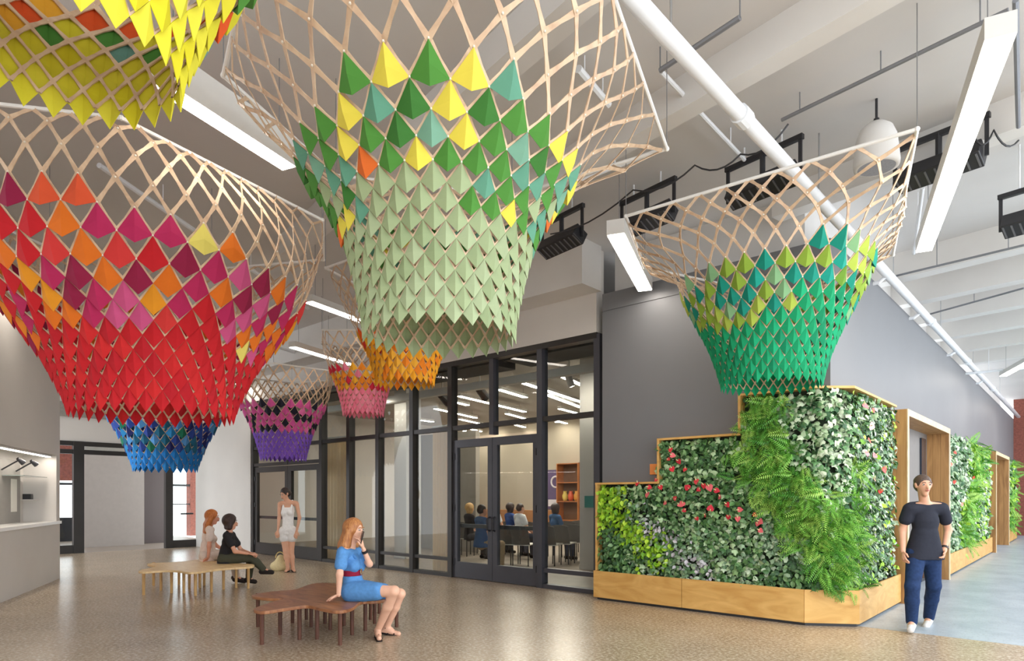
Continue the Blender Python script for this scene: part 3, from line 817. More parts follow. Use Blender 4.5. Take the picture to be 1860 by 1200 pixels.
def gather(points, normals, species, rng):
    """-> list of (species, colour index, verts, score)"""
    out = []
    for p, n, sp in zip(points, normals, species):
        kind, (a, b), cols = SPEC[sp]
        L = rng.uniform(a, b)
        Rm = frame_of(n, rng, 0.6 if kind != 'frond' else 0.45)
        if kind == 'frond':
            nn = np.array(n) * .9 + np.array((0, 0, .5)); t = np.array(n) * .55 + np.array((0, 0, -.25)) + rng.normal(0, .55, 3)
            t /= np.linalg.norm(t); nn = nn - t * (nn @ t); nn /= np.linalg.norm(nn)
            Rm = np.stack([np.cross(t, nn), t, nn], 1)
        v = GEO[kind][0] * L @ Rm.T + np.array(p)
        out.append((sp, int(rng.integers(0, 4)), v, L, Rm, p))
    return out
def emit(leaves, root, nparts=0):
    """the largest leaves as parts of their own, the rest as one mesh for each kind of plant"""
    sc = []
    for (sp, ci, v, L, Rm, p) in leaves:
        q = topix(np.array([p]))[0]
        sc.append(0 if sp == 'fern' else L / q[2] * (0.6 + abs(Rm[:, 2] @ (np.array((0, 0, EYE)) - p)) / np.linalg.norm(p)))
    keep = set(sorted(range(len(leaves)), key=lambda i: -sc[i])[:nparts])
    meshes = {}
    bulk = {}
    for i, (sp, ci, v, L, Rm, p) in enumerate(leaves):
        kind, _, cols = SPEC[sp]
        if i in keep:
            key = (kind, cols[ci])
            if key not in meshes:
                mb = MB().add(GEO[kind][0], GEO[kind][1]); me = mb.mesh('leaf'); me.materials.append(leafmat(cols[ci])); meshes[key] = me
            o = bpy.data.objects.new('leaf', meshes[key]); COL.objects.link(o); o.parent = root
            o.matrix_parent_inverse = Matrix.Translation(-root.location)
            m4 = Matrix([[*(Rm[r] * L), p[r]] for r in range(3)] + [[0, 0, 0, 1]])
            o.matrix_basis = m4
        else:
            bulk.setdefault(sp, MB()).add(v, GEO[kind][1], ci)
    nm = {'lime': 'lime_foliage', 'ivy': 'ivy_foliage', 'dark': 'dark_foliage', 'grey': 'grey_green_foliage', 'blush': 'pale_foliage', 'fern': 'fern_fronds', 'vari': 'variegated_foliage'}
    for sp, mb in bulk.items():
        tag(mb.build(nm[sp], [leafmat(c) for c in SPEC[sp][2]], root), kind='stuff')
def flower(p, n, s, col, root, rng):
    n = np.array(n, float); t = np.array((rng.normal(0, .3), rng.normal(0, .3), 1.0)); nn = n + rng.normal(0, .3, 3); nn /= np.linalg.norm(nn)
    t -= nn * (t @ nn); t /= np.linalg.norm(t); sd = np.cross(t, nn)
    ro = rng.normal(0, .9); t, sd = t * math.cos(ro) + sd * math.sin(ro), sd * math.cos(ro) - t * math.sin(ro); s = s * rng.uniform(.7, 1.05)
    pts = [(0, 0, 0), (-.34, .22, .05), (-.52, -.02, .02), (-.38, -.38, -.02), (0, -.78, -.1), (.38, -.38, -.02), (.52, -.02, .02), (.34, .22, .05)]
    v = [np.array(p) + s * (sd * a + t * b + nn * c) for a, b, c in pts] ; v2 = [q - nn * 0.003 for q in v]
    fl = MB().add(v + v2, [(0, i, i + 1 if i < 7 else 1) for i in range(1, 8)] + [(8, i + 9 if i < 7 else 9, i + 8) for i in range(1, 8)]).build('flower', mat('flower_' + col, col, 0.3, var=0.1), root)
    a = np.array(p) + nn * 0.004 * 2; MB().tube([a, a + (nn * .5 + t * .4) * s * .8], [0.007, 0.004], 6).build('spadix', mat('spadix', 'e8d8a0', 0.6), fl)

PZT = 0.42
FYP, RXP = 7.90, -2.0           # planter faces
x0p = on_Y(1078, FYP)[0]; xs1 = on_Y(1199, FYP + 0.1)[0]; xs2 = on_Y(1346, FYP + 0.1)[0]
chA, chB = (-2.50, FYP), (RXP, 8.24)
yE = 10.42
lwroot = thing('living_wall', 'stepped planted wall with ferns, ivy and red flowers in a gold wooden planter', 'planted wall', ((x0p + RXP) / 2, 8.05, 0))
# planter boards
xj = on_Y(1238, FYP)[0]
g_ = 0.004
MB().box(x0p, FYP, 0.035, xj - g_, FYP + 0.02, PZT).build('planter_board', 'plywood', lwroot)
MB().box(xj + g_, FYP, 0.035, chA[0] - g_, FYP + 0.02, PZT).build('planter_board', 'plywood', lwroot)
MB().prism([(chA[0] + 0.002, chA[1]), (chB[0], chB[1] - 0.003), (chB[0] - 0.016, chB[1] + 0.012), (chA[0] - 0.01, chA[1] + 0.018)], 0.035, PZT).build('planter_board', 'plywood', lwroot)
MB().box(RXP - 0.02, chB[1] + g_, 0.035, RXP, yE, PZT).build('planter_board', 'plywood', lwroot)
MB().box(x0p, FYP + 0.02, 0.035, x0p + 0.02, GF, PZT).build('planter_board', 'plywood', lwroot)
MB().prism([(x0p + 0.05, FYP + 0.03), (chA[0], FYP + 0.03), (chB[0] - 0.03, chB[1]), (RXP - 0.03, yE), (GXR, yE), (GXR, GF), (x0p + 0.05, GF)], 0.0, 0.035).build('plinth', 'black', lwroot)
MB().prism([(x0p + 0.02, FYP + 0.02), (chA[0], FYP + 0.022), (chB[0] - 0.022, chB[1]), (RXP - 0.02, yE), (GXR, yE), (GXR, GF), (x0p + 0.02, GF)], PZT - 0.06, PZT - 0.02).build('soil', mat('soil', '3a2e24', 0.95, var=0.3, scale=30), lwroot)
# backing and wooden edge trims
BZ1, BZ2, BZ3 = 1.68, 2.27, 2.76
felt = mat('felt_backing', '2a3324', 0.95, var=0.2, scale=20)
MB().box(x0p + 0.03, GF - 0.12, PZT, xs1, GF, BZ1).box(xs1, GF - 0.12, PZT, xs2, GF, BZ2).box(xs2, GF - 0.12, PZT, GXR - 0.05, GF, BZ3).box(GXR, GF + 0.1, PZT, GXR + 0.12, yE, BZ3).prism(
    [(GXR - 0.05, GF - 0.12), (GXR + 0.12, GF + 0.1), (GXR, GF + 0.1), (GXR - 0.05, GF)], PZT, BZ3).build('backing', felt, lwroot)
def edge(p, q): MB().bar(p, q, 0.26, 0.026).build('edge_trim', 'plywood', lwroot)
yc = GF - 0.13
def vtrim(x, z0, z1): MB().box(x - 0.016, yc - 0.13, z0, x + 0.016, GF, z1).build('edge_trim', 'plywood', lwroot)
def htrim(xa, xb, z): MB().box(xa, yc - 0.13, z, xb, GF, z + 0.028).build('edge_trim', 'plywood', lwroot)
vtrim(x0p + 0.02, PZT, BZ1); htrim(x0p, xs1 + 0.016, BZ1); vtrim(xs1, BZ1 + 0.028, BZ2); htrim(xs1 - 0.016, xs2 + 0.016, BZ2); vtrim(xs2, BZ2 + 0.028, BZ3); htrim(xs2 - 0.016, GXR - 0.1, BZ3)
MB().prism([(GXR - 0.1, GF - 0.26), (GXR + 0.25, GF + 0.05), (GXR + 0.25, yE), (GXR, yE), (GXR, GF), (GXR - 0.1, GF)], BZ3, BZ3 + 0.028).build('edge_trim', 'plywood', lwroot)
# --- plants
nrng = np.random.default_rng(4)
pts, nrm, spc = [], [], []
def zone(q):
    x, y = q[0], q[1]
    x += nrng.normal(0, 9); y += nrng.normal(0, 9)
    if x < 1136 and y < 955: return 'lime'
    if abs((y - 950) - (x - 1120) * 0.75) < 17 + 9 * (x > 1160) and x < 1205 and y > 900: return 'lime'
    if x < 1150 and y > 955: return 'dark'
    if abs((y - 955) - (x - 1170) * 0.75) < 22 and 1150 < x < 1290: return 'blush'
    if x > 1340:
        c = 745 + (x - 1350) * 1.36       # fern drift running down to the right
        if x < 1440 and y < 800 and x < 1420 - (y - 720) * 0.1: return 'fern'
        if x < 1590 and -70 < y - c - 20 < 105 - 0.1 * (x - 1350): return 'fern'
        if x > 1500 and y > 900 and x < 1592: return 'fern' if nrng.random() < .75 else 'vari'
        if y < c: return 'vari'
    if x > 1385 and y > 945: return 'grey' if y < 1030 else 'dark'
    if y > 960: return 'grey' if nrng.random() < .35 else 'ivy'
    return 'ivy' if nrng.random() < .6 else 'dark'
def scatter(n, fn):
    for _ in range(n):
        p, nv = fn()
        q = topix(np.array([p]))[0]
        s = zone(q)
        if s == 'fern' and nrng.random() > 0.45: s2 = 'grey' if nrng.random() < .15 else None
        else: s2 = s
        if s2 is None: continue
        pts.append(p); nrm.append(nv); spc.append(s2)
def ff():
    while True:
        x = nrng.uniform(x0p + 0.03, GXR); z = nrng.uniform(PZT, BZ3 - 0.03)
        top = BZ1 if x < xs1 else BZ2 if x < xs2 else BZ3
        if z < top - 0.02: break
    o = nrng.uniform(.01, .13)
    return np.array((x, GF - 0.13 - o, z)), (0, -1, 0)
def fc_():
    t = nrng.random(); z = nrng.uniform(PZT, BZ3 - 0.03); o = nrng.uniform(.0, .12)
    n = np.array((.79, -.61, 0.0))
    return np.array((GXR - 0.05 + .19 * t, GF - 0.13 + .24 * t, z)) + n * o, n
def fr_():
    y = nrng.uniform(GF + 0.1, yE - 0.03); z = nrng.uniform(PZT, BZ3 - 0.03); o = nrng.uniform(.01, .13)
    return np.array((GXR + 0.13 + o, y, z)), (1, 0, 0)
scatter(6600, ff); scatter(900, fc_)
def zone_front(q): return zone(q)
nf = len(pts)
# right face: pale variegated plants
for _ in range(4200):
    p, nv = fr_(); r = nrng.random(); y = p[1]
    f = (y - 8.3) / 2.1
    s = 'fern' if (f < .16 and p[2] < 1.9 and r < .3) else ('vari' if r < .5 else 'grey' if r < .72 else 'blush' if r < .8 else 'lime' if r < .9 else 'ivy')
    pts.append(p); nrm.append(nv); spc.append(s)
emit(gather(pts, nrm, spc, nrng), lwroot, 300)
# red flowers along the drift
fl = [(1218, 815), (1220, 826), (1232, 836), (1213, 833), (1245, 851), (1220, 850), (1265, 872), (1278, 880), (1288, 883), (1270, 888), (1158, 877), (1178, 884), (1199, 883), (1176, 896), (1250, 886),
      (1209, 912), (1233, 916), (1240, 913), (1308, 901), (1320, 915), (1342, 925), (1281, 935), (1265, 940), (1372, 934), (1380, 946), (1376, 950), (1340, 940), (1290, 925), (1323, 937), (1244, 926), (1227, 905), (1192, 870), (1300, 890), (1380, 962)]
for (x, y) in fl:
    X, Y, Z = on_Y(x, GF - 0.30, y)
    flower((X, Y, Z), (0, -1, .2), nrng.uniform(.06, .095), ['d3323e', 'c5283a', 'e0646a'][int(nrng.integers(0, 3))], lwroot, nrng)
for (x, y) in [(1570, 735), (1586, 745), (1582, 773), (1580, 800), (1575, 822), (1590, 826), (1588, 868), (1600, 890), (1606, 850)]:
    X, Y, Z = on_X(x, GXR + 0.30, y)
    flower((X, Y, Z), (1, -.3, .2), nrng.uniform(.06, .10), ['d3402e', 'e08a90', 'd8b0a8'][int(nrng.integers(0, 3))], lwroot, nrng)
# --- further planted bays along the corridor
def bay(ya, yb, n, label, lk):
    t = thing('living_wall', label, 'planted wall', (RXP, (ya + yb) / 2, 0))
    k = max(1, round((yb - ya) / 2.6)); st = (yb - ya) / k
    for i in range(k): MB().box(RXP - 0.02, ya + i * st + g_, 0.035, RXP, ya + (i + 1) * st - g_, PZT).build('planter_board', 'plywood', t)
    MB().box(GXR, ya, 0.0, RXP - 0.05, yb, 0.035).build('plinth', 'black', t)
    MB().box(GXR, ya, PZT - 0.06, RXP - 0.02, yb, PZT - 0.02).build('soil', MATS['soil'], t)
    MB().box(GXR, ya, PZT, GXR + 0.12, yb, BZ3).build('backing', felt, t)
    P_, N_, S_ = [], [], []
    for _ in range(n):
        y = nrng.uniform(ya + .05, yb - .05); z = nrng.uniform(PZT, BZ3)
        f = (y - ya) / (yb - ya); r = nrng.random()
        if .42 < f + .15 * math.sin(z * 2) < .62: s = 'fern' if r < .5 else 'lime'
        elif f < .42: s = 'vari' if r < .5 else 'ivy' if r < .75 else 'grey'
        else: s = 'lime' if r < .3 else 'ivy' if r < .6 else 'vari'
        if s == 'fern' and nrng.random() > .4: continue
        P_.append(np.array((GXR + .13 + nrng.uniform(.0, .14), y, z))); N_.append((1, -.2, 0)); S_.append(s)
    lv = gather(P_, N_, S_, nrng)
    lv = [(sp, ci, (v - p) * lk + p, L * lk, Rm, p) for (sp, ci, v, L, Rm, p) in lv]
    emit(lv, t, 0)
    for _ in range(7 if n > 3000 else 2):
        flower((GXR + .3, nrng.uniform(ya, yb), nrng.uniform(.8, 2.6)), (1, -.4, .2), .1, ['d3402e', 'e0806a'][int(nrng.integers(0, 2))], t, nrng)
bay(14.12, 21.6, 5200, 'planted wall bay between the two wooden portals', 1.5)
bay(25.4, 29.2, 1600, 'farthest planted wall bay past the second portal', 1.9)
# --- wooden portals
def portal(ya, yb, label, h=2.73):
    t = thing('wooden_portal', label, 'portal', (RXP, (ya + yb) / 2, 0))
    xo = -1.92; wd = 0.09
    for y, s in ((ya, 0), (yb, 1)):
        a, b = (y, y + wd) if s == 0 else (y - wd, y)
        n = 3; wx = (xo - 0.012 - GXR) / n
        for i in range(n): MB().box(GXR + i * wx, a, 0, GXR + (i + 1) * wx - 0.003, b, h).build('jamb_board', 'oak', t)
        MB().box(xo - 0.012, a, 0, xo, b, h).build('edge_strip', 'oakedge', t)
    n = 3; wx = (xo - 0.012 - GXR) / n
    for i in range(n): MB().box(GXR + i * wx, ya + wd, h - wd, GXR + (i + 1) * wx - 0.003, yb - wd, h).build('head_board', 'oak', t)
    MB().box(xo - 0.012, ya + wd, h - wd, xo, yb - wd, h).build('edge_strip', 'oakedge', t)
    MB().box(GXR + 0.002, ya + wd, 0, GXR + 0.03, yb - wd, h - wd).build('back_panel', mat('portal_back', '6f6a66', 0.5, var=0.05), t)
    MB().box(GXR + 0.03, yb - 0.75, 0, GXR + 0.06, yb - 0.35, h - wd - 0.1).build('glass_strip', mat('portal_glass', '1f2a3a', 0.1), t)
portal(10.44, 14.08, 'nearer deep oak portal in the planted wall behind the walking man')
portal(21.65, 25.35, 'farther oak portal along the corridor')
# small orange card on the grey wall
X, Y, Z = on_Y(1187, GF - 0.01, 852)
tag(MB().box(X - 0.055, GF - 0.02, Z - 0.075, X + 0.055, GF - 0.002, Z + 0.075).build('wall_card', mat('orange_card', 'e8924a', 0.6, var=0.08), bevel=0.004), 'small orange card on the grey wall beside the stepped planting', 'card')
# ================================================================== BENCHES
def bench(top_px, leg_px, ztop, mt, ml, label, legr=0.024):
    poly = [at_z(x, y, ztop)[:2] for x, y in top_px]
    # round the corners a little
    def chaikin(P):
        out = []
        for i in range(len(P)):
            a, b = np.array(P[i]), np.array(P[(i + 1) % len(P)])
            out += [tuple(a * .78 + b * .22), tuple(a * .22 + b * .78)]
        return out
    poly = chaikin(chaikin(poly))
    c = np.mean(poly, 0)
    t = thing('bench', label, 'bench', (c[0], c[1], 0), 'low freeform benches on round legs')
    MB().prism(poly, ztop - 0.032, ztop).build('bench_top', mt, t, bevel=0.006)
    for x, y in leg_px:
        p = at_z(x, y, 0)
        MB().tube([(p[0], p[1], 0), (p[0], p[1], ztop - 0.03)], [legr * 0.85, legr], 10).build('leg', ml, t, smooth=False)
    return t
BZ = 0.42
Z5 = lambda X, Y: (440 + X / 4.138, 900 + Y / 4.138)
bench([Z5(*p) for p in [(62, 852), (150, 872), (300, 848), (430, 828), (505, 822), (600, 848), (720, 868), (830, 846), (890, 790), (1010, 790), (1110, 775), (1200, 735), (1120, 700), (1010, 715), (900, 690), (760, 660), (560, 652), (470, 676), (400, 705), (230, 716), (60, 742), (90, 760), (240, 772), (330, 768), (200, 802)]],
      [Z5(*p) for p in [(148, 1118), (118, 985), (285, 1045), (378, 955), (430, 1080), (482, 930), (518, 985), (563, 1078), (622, 960), (662, 1005), (735, 1122), (765, 975), (825, 1045), (925, 1015), (965, 930), (995, 960), (1030, 885), (1160, 985)]],
      BZ, 'walnut', 'walnutleg', 'dark walnut freeform bench in the foreground under the woman in blue')
Z4 = lambda X, Y: (240 + X / 5, 860 + Y / 5)
bench([Z4(*p) for p in [(35, 880), (100, 892), (270, 876), (420, 876), (500, 896), (600, 891), (720, 871), (850, 856), (1105, 842), (1115, 820), (960, 812), (860, 790), (770, 776), (560, 778), (470, 798), (130, 812), (150, 828), (240, 838)]],
      [Z4(*p) for p in [(105, 1100), (195, 1015), (262, 1060), (358, 1085), (425, 1005), (470, 1085), (575, 1108), (720, 1075), (830, 1050), (945, 1035), (1055, 1042), (520, 1045), (615, 1035), (655, 1015)]],
      BZ, 'birch', 'birchleg', 'pale birch freeform bench behind, under two seated women')

# ================================================================== PEOPLE
def surface_nets(F, org, h):
    ins = F < 0
    nx, ny, nz = F.shape
    acc = np.zeros((nx - 1, ny - 1, nz - 1, 3)); cnt = np.zeros((nx - 1, ny - 1, nz - 1))
    cs = [(a, b, c) for a in (0, 1) for b in (0, 1) for c in (0, 1)]
    sl = lambda o: F[o[0]:nx - 1 + o[0], o[1]:ny - 1 + o[1], o[2]:nz - 1 + o[2]]
    for a in cs:
        for ax in range(3):
            if a[ax] == 1: continue
            b = list(a); b[ax] = 1
            fa, fb = sl(a), sl(b)
            m = (fa < 0) != (fb < 0)
            if not m.any(): continue
            t = np.where(m, fa / np.where(m, fa - fb, 1), 0)
            for k in range(3):
                acc[..., k] += np.where(m, a[k] + (t if k == ax else 0), 0)
            cnt += m
    act = cnt > 0
    idx = -np.ones(act.shape, int); idx[act] = np.arange(act.sum())
    g = np.argwhere(act)
    v = org + h * (g + acc[act] / cnt[act][:, None])
    faces = []
    for ax in range(3):
        o1, o2 = [(1, 2), (2, 0), (0, 1)][ax]
        lo = [slice(1, n - 1) for n in F.shape]; lo[ax] = slice(0, F.shape[ax] - 1)
        hi = list(lo); hi[ax] = slice(1, F.shape[ax])
        A, B = ins[tuple(lo)], ins[tuple(hi)]
        off = np.array([1, 1, 1]); off[ax] = 0
        for flip, m in ((False, A & ~B), (True, ~A & B)):
            p = np.argwhere(m) + off
            if not len(p): continue
            def cell(d1, d2):
                q = p.copy(); q[:, o1] += d1; q[:, o2] += d2
                return idx[q[:, 0], q[:, 1], q[:, 2]]
            q = np.stack([cell(-1, -1), cell(0, -1), cell(0, 0), cell(-1, 0)], 1)
            if flip: q = q[:, ::-1]
            faces.append(q)
    f = np.concatenate(faces) if faces else np.zeros((0, 4), int)
    return v, f[(f >= 0).all(1)]
def sdf(prims, h, k, cuts=(), subs=()):
    """prims: (a, b, ra, rb[, flat_dir, flat_factor]) tapered capsules joined with a soft union"""
    A = np.array([np.minimum(np.array(p[0]), np.array(p[1])) - max(p[2], p[3]) for p in prims]).min(0) - 3 * h
    Bm = np.array([np.maximum(np.array(p[0]), np.array(p[1])) + max(p[2], p[3]) for p in prims]).max(0) + 3 * h
    n = np.ceil((Bm - A) / h).astype(int) + 1
    F = np.full(n, 0.2)
    ax = [A[i] + h * np.arange(n[i]) for i in range(3)]
    for p in prims:
        a, b, ra, rb = np.array(p[0], float), np.array(p[1], float), p[2], p[3]
        mg = max(ra, rb) + 2 * k + 3 * h
        i0 = [max(0, int((min(a[i], b[i]) - mg - A[i]) / h)) for i in range(3)]
        i1 = [min(n[i], int((max(a[i], b[i]) + mg - A[i]) / h) + 2) for i in range(3)]
        s = tuple(slice(i0[i], i1[i]) for i in range(3))
        X, Y, Z = np.meshgrid(ax[0][s[0]], ax[1][s[1]], ax[2][s[2]], indexing='ij')
        ba = b - a; L2 = max(ba @ ba, 1e-9)
        t = np.clip(((X - a[0]) * ba[0] + (Y - a[1]) * ba[1] + (Z - a[2]) * ba[2]) / L2, 0, 1)
        dx, dy, dz = X - a[0] - t * ba[0], Y - a[1] - t * ba[1], Z - a[2] - t * ba[2]
        if len(p) > 4:
            fd = np.array(p[4], float); fd /= np.linalg.norm(fd); fa = p[5]
            c = (dx * fd[0] + dy * fd[1] + dz * fd[2]) * (fa - 1)
            dx, dy, dz = dx + c * fd[0], dy + c * fd[1], dz + c * fd[2]
        D = np.sqrt(dx * dx + dy * dy + dz * dz) - (ra + (rb - ra) * t)
        G = F[s]
        hh = np.clip(0.5 + 0.5 * (G - D) / k, 0, 1)
        F[s] = G + (D - G) * hh - k * hh * (1 - hh)
    if cuts or subs:
        X, Y, Z = np.meshgrid(*ax, indexing='ij')
        for (q, nn) in cuts:
            F = np.maximum(F, (X - q[0]) * nn[0] + (Y - q[1]) * nn[1] + (Z - q[2]) * nn[2])
        for (q, r, sc) in subs:
            F = np.maximum(F, r - np.sqrt(((X - q[0]) / sc[0]) ** 2 + ((Y - q[1]) / sc[1]) ** 2 + ((Z - q[2]) / sc[2]) ** 2))
    return surface_nets(F, A, h)
def sdf_obj(name, groups, m, parent):
    mb = MB()
    for g in groups:
        v, f = sdf(*g) if isinstance(g, tuple) else sdf(**g)
        mb.add(v, [tuple(q) for q in f])
    return mb.build(name, m, parent, smooth=True)
def nrmz(v): v = np.array(v, float); return v / (np.linalg.norm(v) + 1e-12)
def hand_prims(wr, d, pn, thumb, curl=0.25, s=1.0):
    """wr wrist, d pointing direction, pn palm normal, thumb = side direction of the thumb"""
    wr = np.array(wr); d = nrmz(d); pn = nrmz(np.array(pn) - d * (np.array(pn) @ d)); th = nrmz(np.cross(pn, d)); 
    if th @ np.array(thumb) < 0: th = -th
    P = [(wr, wr + d * .075 * s, .026 * s, .034 * s, pn, 2.0)]
    for i, (o, L) in enumerate(((.030, .068), (.010, .076), (-.010, .071), (-.029, .055))):
        a = wr + d * .078 * s + th * o * s
        c1 = curl * (0.8 + .1 * i)
        d1 = d * math.cos(c1) + pn * math.sin(c1); d2 = d * math.cos(c1 * 2.3) + pn * math.sin(c1 * 2.3)
        b = a + d1 * L * .55 * s; c = b + d2 * L * .5 * s
        P += [(a, b, .0100 * s, .0092 * s), (b, c, .0090 * s, .0072 * s)]
    a = wr + d * .025 * s + th * .024 * s; b = a + (d * .75 + th * .6 + pn * .25) * .042 * s; c = b + (d * .9 + th * .15 + pn * .35) * .034 * s
    P += [(a, b, .0125 * s, .0105 * s), (b, c, .0102 * s, .0082 * s)]
    return P
SKIN = lambda c: mat('skin_' + c, c, 0.55, var=0.05, scale=14, spec=0.35)
CLOTH = lambda c, v=0.06: mat('cloth_' + c, c, 0.85, var=v, scale=30, bump=0.25, bscale=25, spec=0.2)
HAIR = lambda c, c2: mat('hair_' + c, c, 0.5, col2=c2, scale=26, stretch=(3, 3, .5), bump=0.4, bscale=60)
def person(label, J, skin, hairc, hairstyle, clothes, face, h=0.009, f=1.0, detail=True, group=None, lookdown=0.0, female=True):
    J = {k: np.array(v, float) for k, v in J.items()}
    base = J.get('base', np.array((J['pelvis'][0], J['pelvis'][1], 0)))
    root = thing('person', label, 'person', tuple(base), group)
    up = np.array((0, 0, 1.0)); fc = nrmz(face); sd = nrmz(np.cross(fc, up)); fu = np.cross(sd, fc)
    c = J['head']
    sh = (J['shR'] + J['shL']) / 2; hp = J['pelvis']; ch = sh * .72 + hp * .28
    tf = nrmz(np.cross(J['shL'] - J['shR'], sh - hp))     # chest normal
    lw, arm, leg = (.92, .90, 1.0) if female else (1.08, 1.12, 1.12)
    lw *= f; arm *= f; leg *= f
    waist = hp * .6 + sh * .4
    torso = [(hp + .0, waist, .118 * lw, .098 * lw, tf, 1.25), (waist, ch, .098 * lw, .118 * lw, tf, 1.3), (J['shR'] * .8 + sh * .2, J['shL'] * .8 + sh * .2, .055 * lw, .055 * lw), (ch, sh, .115 * lw, .075 * lw, tf, 1.3)]
    torso += [(sh + up * .055, J['shR'] * .78 + sh * .22 + up * .012, .034 * lw, .046 * lw), (sh + up * .055, J['shL'] * .78 + sh * .22 + up * .012, .034 * lw, .046 * lw)]
    if female:
        s2 = nrmz(J['shL'] - J['shR'])
        torso += [(ch + tf * .06 + s2 * .06 - up * .03, ch + tf * .062 + s2 * .06 - up * .035, .052, .052), (ch + tf * .06 - s2 * .06 - up * .03, ch + tf * .062 - s2 * .06 - up * .035, .052, .052)]
    hipw = .085 * f
    hs = nrmz(J.get('hipdir', J['shL'] - J['shR']))
    hR, hL = hp - hs * hipw, hp + hs * hipw
    neckb = sh + up * .01; head_b = c - up * .06 - fc * .012
    skinp = torso + [(neckb, head_b, .052 * lw, .046 * lw)]
    hd = [(c + fu * .025 - fc * .012, c + fu * .03 - fc * .018, .088 * f, .088 * f, sd, 1.12), (c + fc * .028 - fu * .03, c + fc * .042 - fu * .085, .062 * f, .036 * f, sd, 1.1),
          (c + fc * .085 + fu * .005, c + fc * .103 - fu * .022, .009, .013), (c + fc * .09 - fu * .052, c + fc * .092 - fu * .052, .014, .014, fu, 1.4)]
    for s in (-1, 1): hd.append((c + sd * s * .080 - fu * .01, c + sd * s * .084 + fu * .015, .014, .018, sd, 1.6))
    skinp += hd
    arms = {}
    for k in 'RL':
        a, e, w_ = J['sh' + k], J['el' + k], J['wr' + k]
        skinp += [(a, e, .046 * arm, .036 * arm), (e, w_, .037 * arm, .024 * arm)]
    legs = []
    for k, hh in (('R', hR), ('L', hL)):
        if 'kn' + k not in J: continue
        kn, an = J['kn' + k], J['an' + k]; to = J.get('to' + k, an + fc * .12 - up * .05)
        calf = kn * .62 + an * .38
        legs += [(hh, kn, .085 * leg, .054 * leg), (kn, calf, .052 * leg, .052 * leg), (calf, an, .052 * leg, .033 * leg)]
        heel = an - nrmz((to - an) * (1, 1, 0)) * .035 - up * .035
        legs += [(heel, to, .030, .026), (an, heel * .5 + to * .5 + up * .02, .032, .032)]
    skinp += legs
    groups = [(skinp, h, .022 * f)]
    if detail:
        for k in 'RL':
            if 'hd' + k in J:
                d = J['hd' + k] - J['wr' + k]
                groups.append((hand_prims(J['wr' + k], d, J.get('pn' + k, -tf), J.get('th' + k, tf), float(J.get('cu' + k, .25)), f), .0042, .006))
    else:
        for k in 'RL':
            d = nrmz(J['wr' + k] - J['el' + k]); groups[0][0].append((J['wr' + k], J['wr' + k] + d * .1, .03, .022))
    sdf_obj('body', groups, SKIN(skin), root)
    # ---- face
    if detail:
        for s in (-1, 1):
            e = c + fc * .078 + sd * s * .032 + fu * .012
            eo = MB().sphere(e - fc * .005, .0112, n=10).build('eye', mat('eye_white', 'cfc2ba', 0.35), root)
            MB().sphere(e + fc * .0022, .0072, n=8).build('iris', mat('iris', '2c2420', 0.2), eo)
            MB().tube([c + fc * .090 + sd * s * .016 + fu * .033, c + fc * .090 + sd * s * .034 + fu * .038, c + fc * .078 + sd * s * .052 + fu * .032], .0042, 6).build('eyebrow', hairc, root)
        MB().tube([c + fc * .092 - sd * .022 - fu * .048, c + fc * .104 - fu * .050, c + fc * .092 + sd * .022 - fu * .048], [.004, .0075, .004], 8).build('mouth', mat('lips', 'b0605c', 0.45), root)
    # ---- hair
    if hairstyle:
        hp_, subs = hairstyle(c, fc, sd, fu, J)
        sdf_obj('hair', [dict(prims=hp_, h=h * .9, k=.02, subs=subs)], hairc, root)
    env = dict(J=J, c=c, fc=fc, sd=sd, fu=fu, tf=tf, sh=sh, ch=ch, hp=hp, waist=waist, hR=hR, hL=hL, torso=torso, legs=legs, lw=lw, arm=arm, leg=leg, up=up, neckb=neckb)
    for (nm, fn, m, kw) in clothes:
        g = fn(env)
        d = dict(h=h, k=.02); d.update(g); 
        sdf_obj(nm, [d], m, root)
    return root, env
def infl(ps, e): return [(p[0], p[1], p[2] + e, p[3] + e, *p[4:]) for p in ps]
def shirt(e=.014, sleeve=.5, low=None, loose=.02):
    def fn(v):
        P = infl(v['torso'], e)
        P += [(v['hp'] - v['up'] * .04, v['waist'], .122 * v['lw'] + e + loose, .100 * v['lw'] + e + loose * .5, v['tf'], 1.2)]
        hs = nrmz(v['hL'] - v['hR'])
        for s in (-1, 1): P.append((v['hp'] + hs * s * (.05 if v['lw'] < 1 else .08) - v['up'] * .07, v['waist'] + hs * s * .035, (.098 if v['lw'] < 1 else .108) * v['lw'] + e, .085 * v['lw'] + e))
        for k in 'RL':
            a, b = v['J']['sh' + k], v['J']['el' + k]
            if sleeve > 0: P.append((a, a + (b - a) * sleeve, .046 * v['arm'] + e * .8, .044 * v['arm'] + e * .9 + .004))
        cuts = []
        cuts.append((v['neckb'] + v['up'] * .062 - v['tf'] * .0, nrmz(v['up'] + v['tf'] * .45)))
        if low is not None: cuts.append((v['hp'] + v['up'] * low, -v['up']))
        return dict(prims=P, cuts=cuts)
    return fn
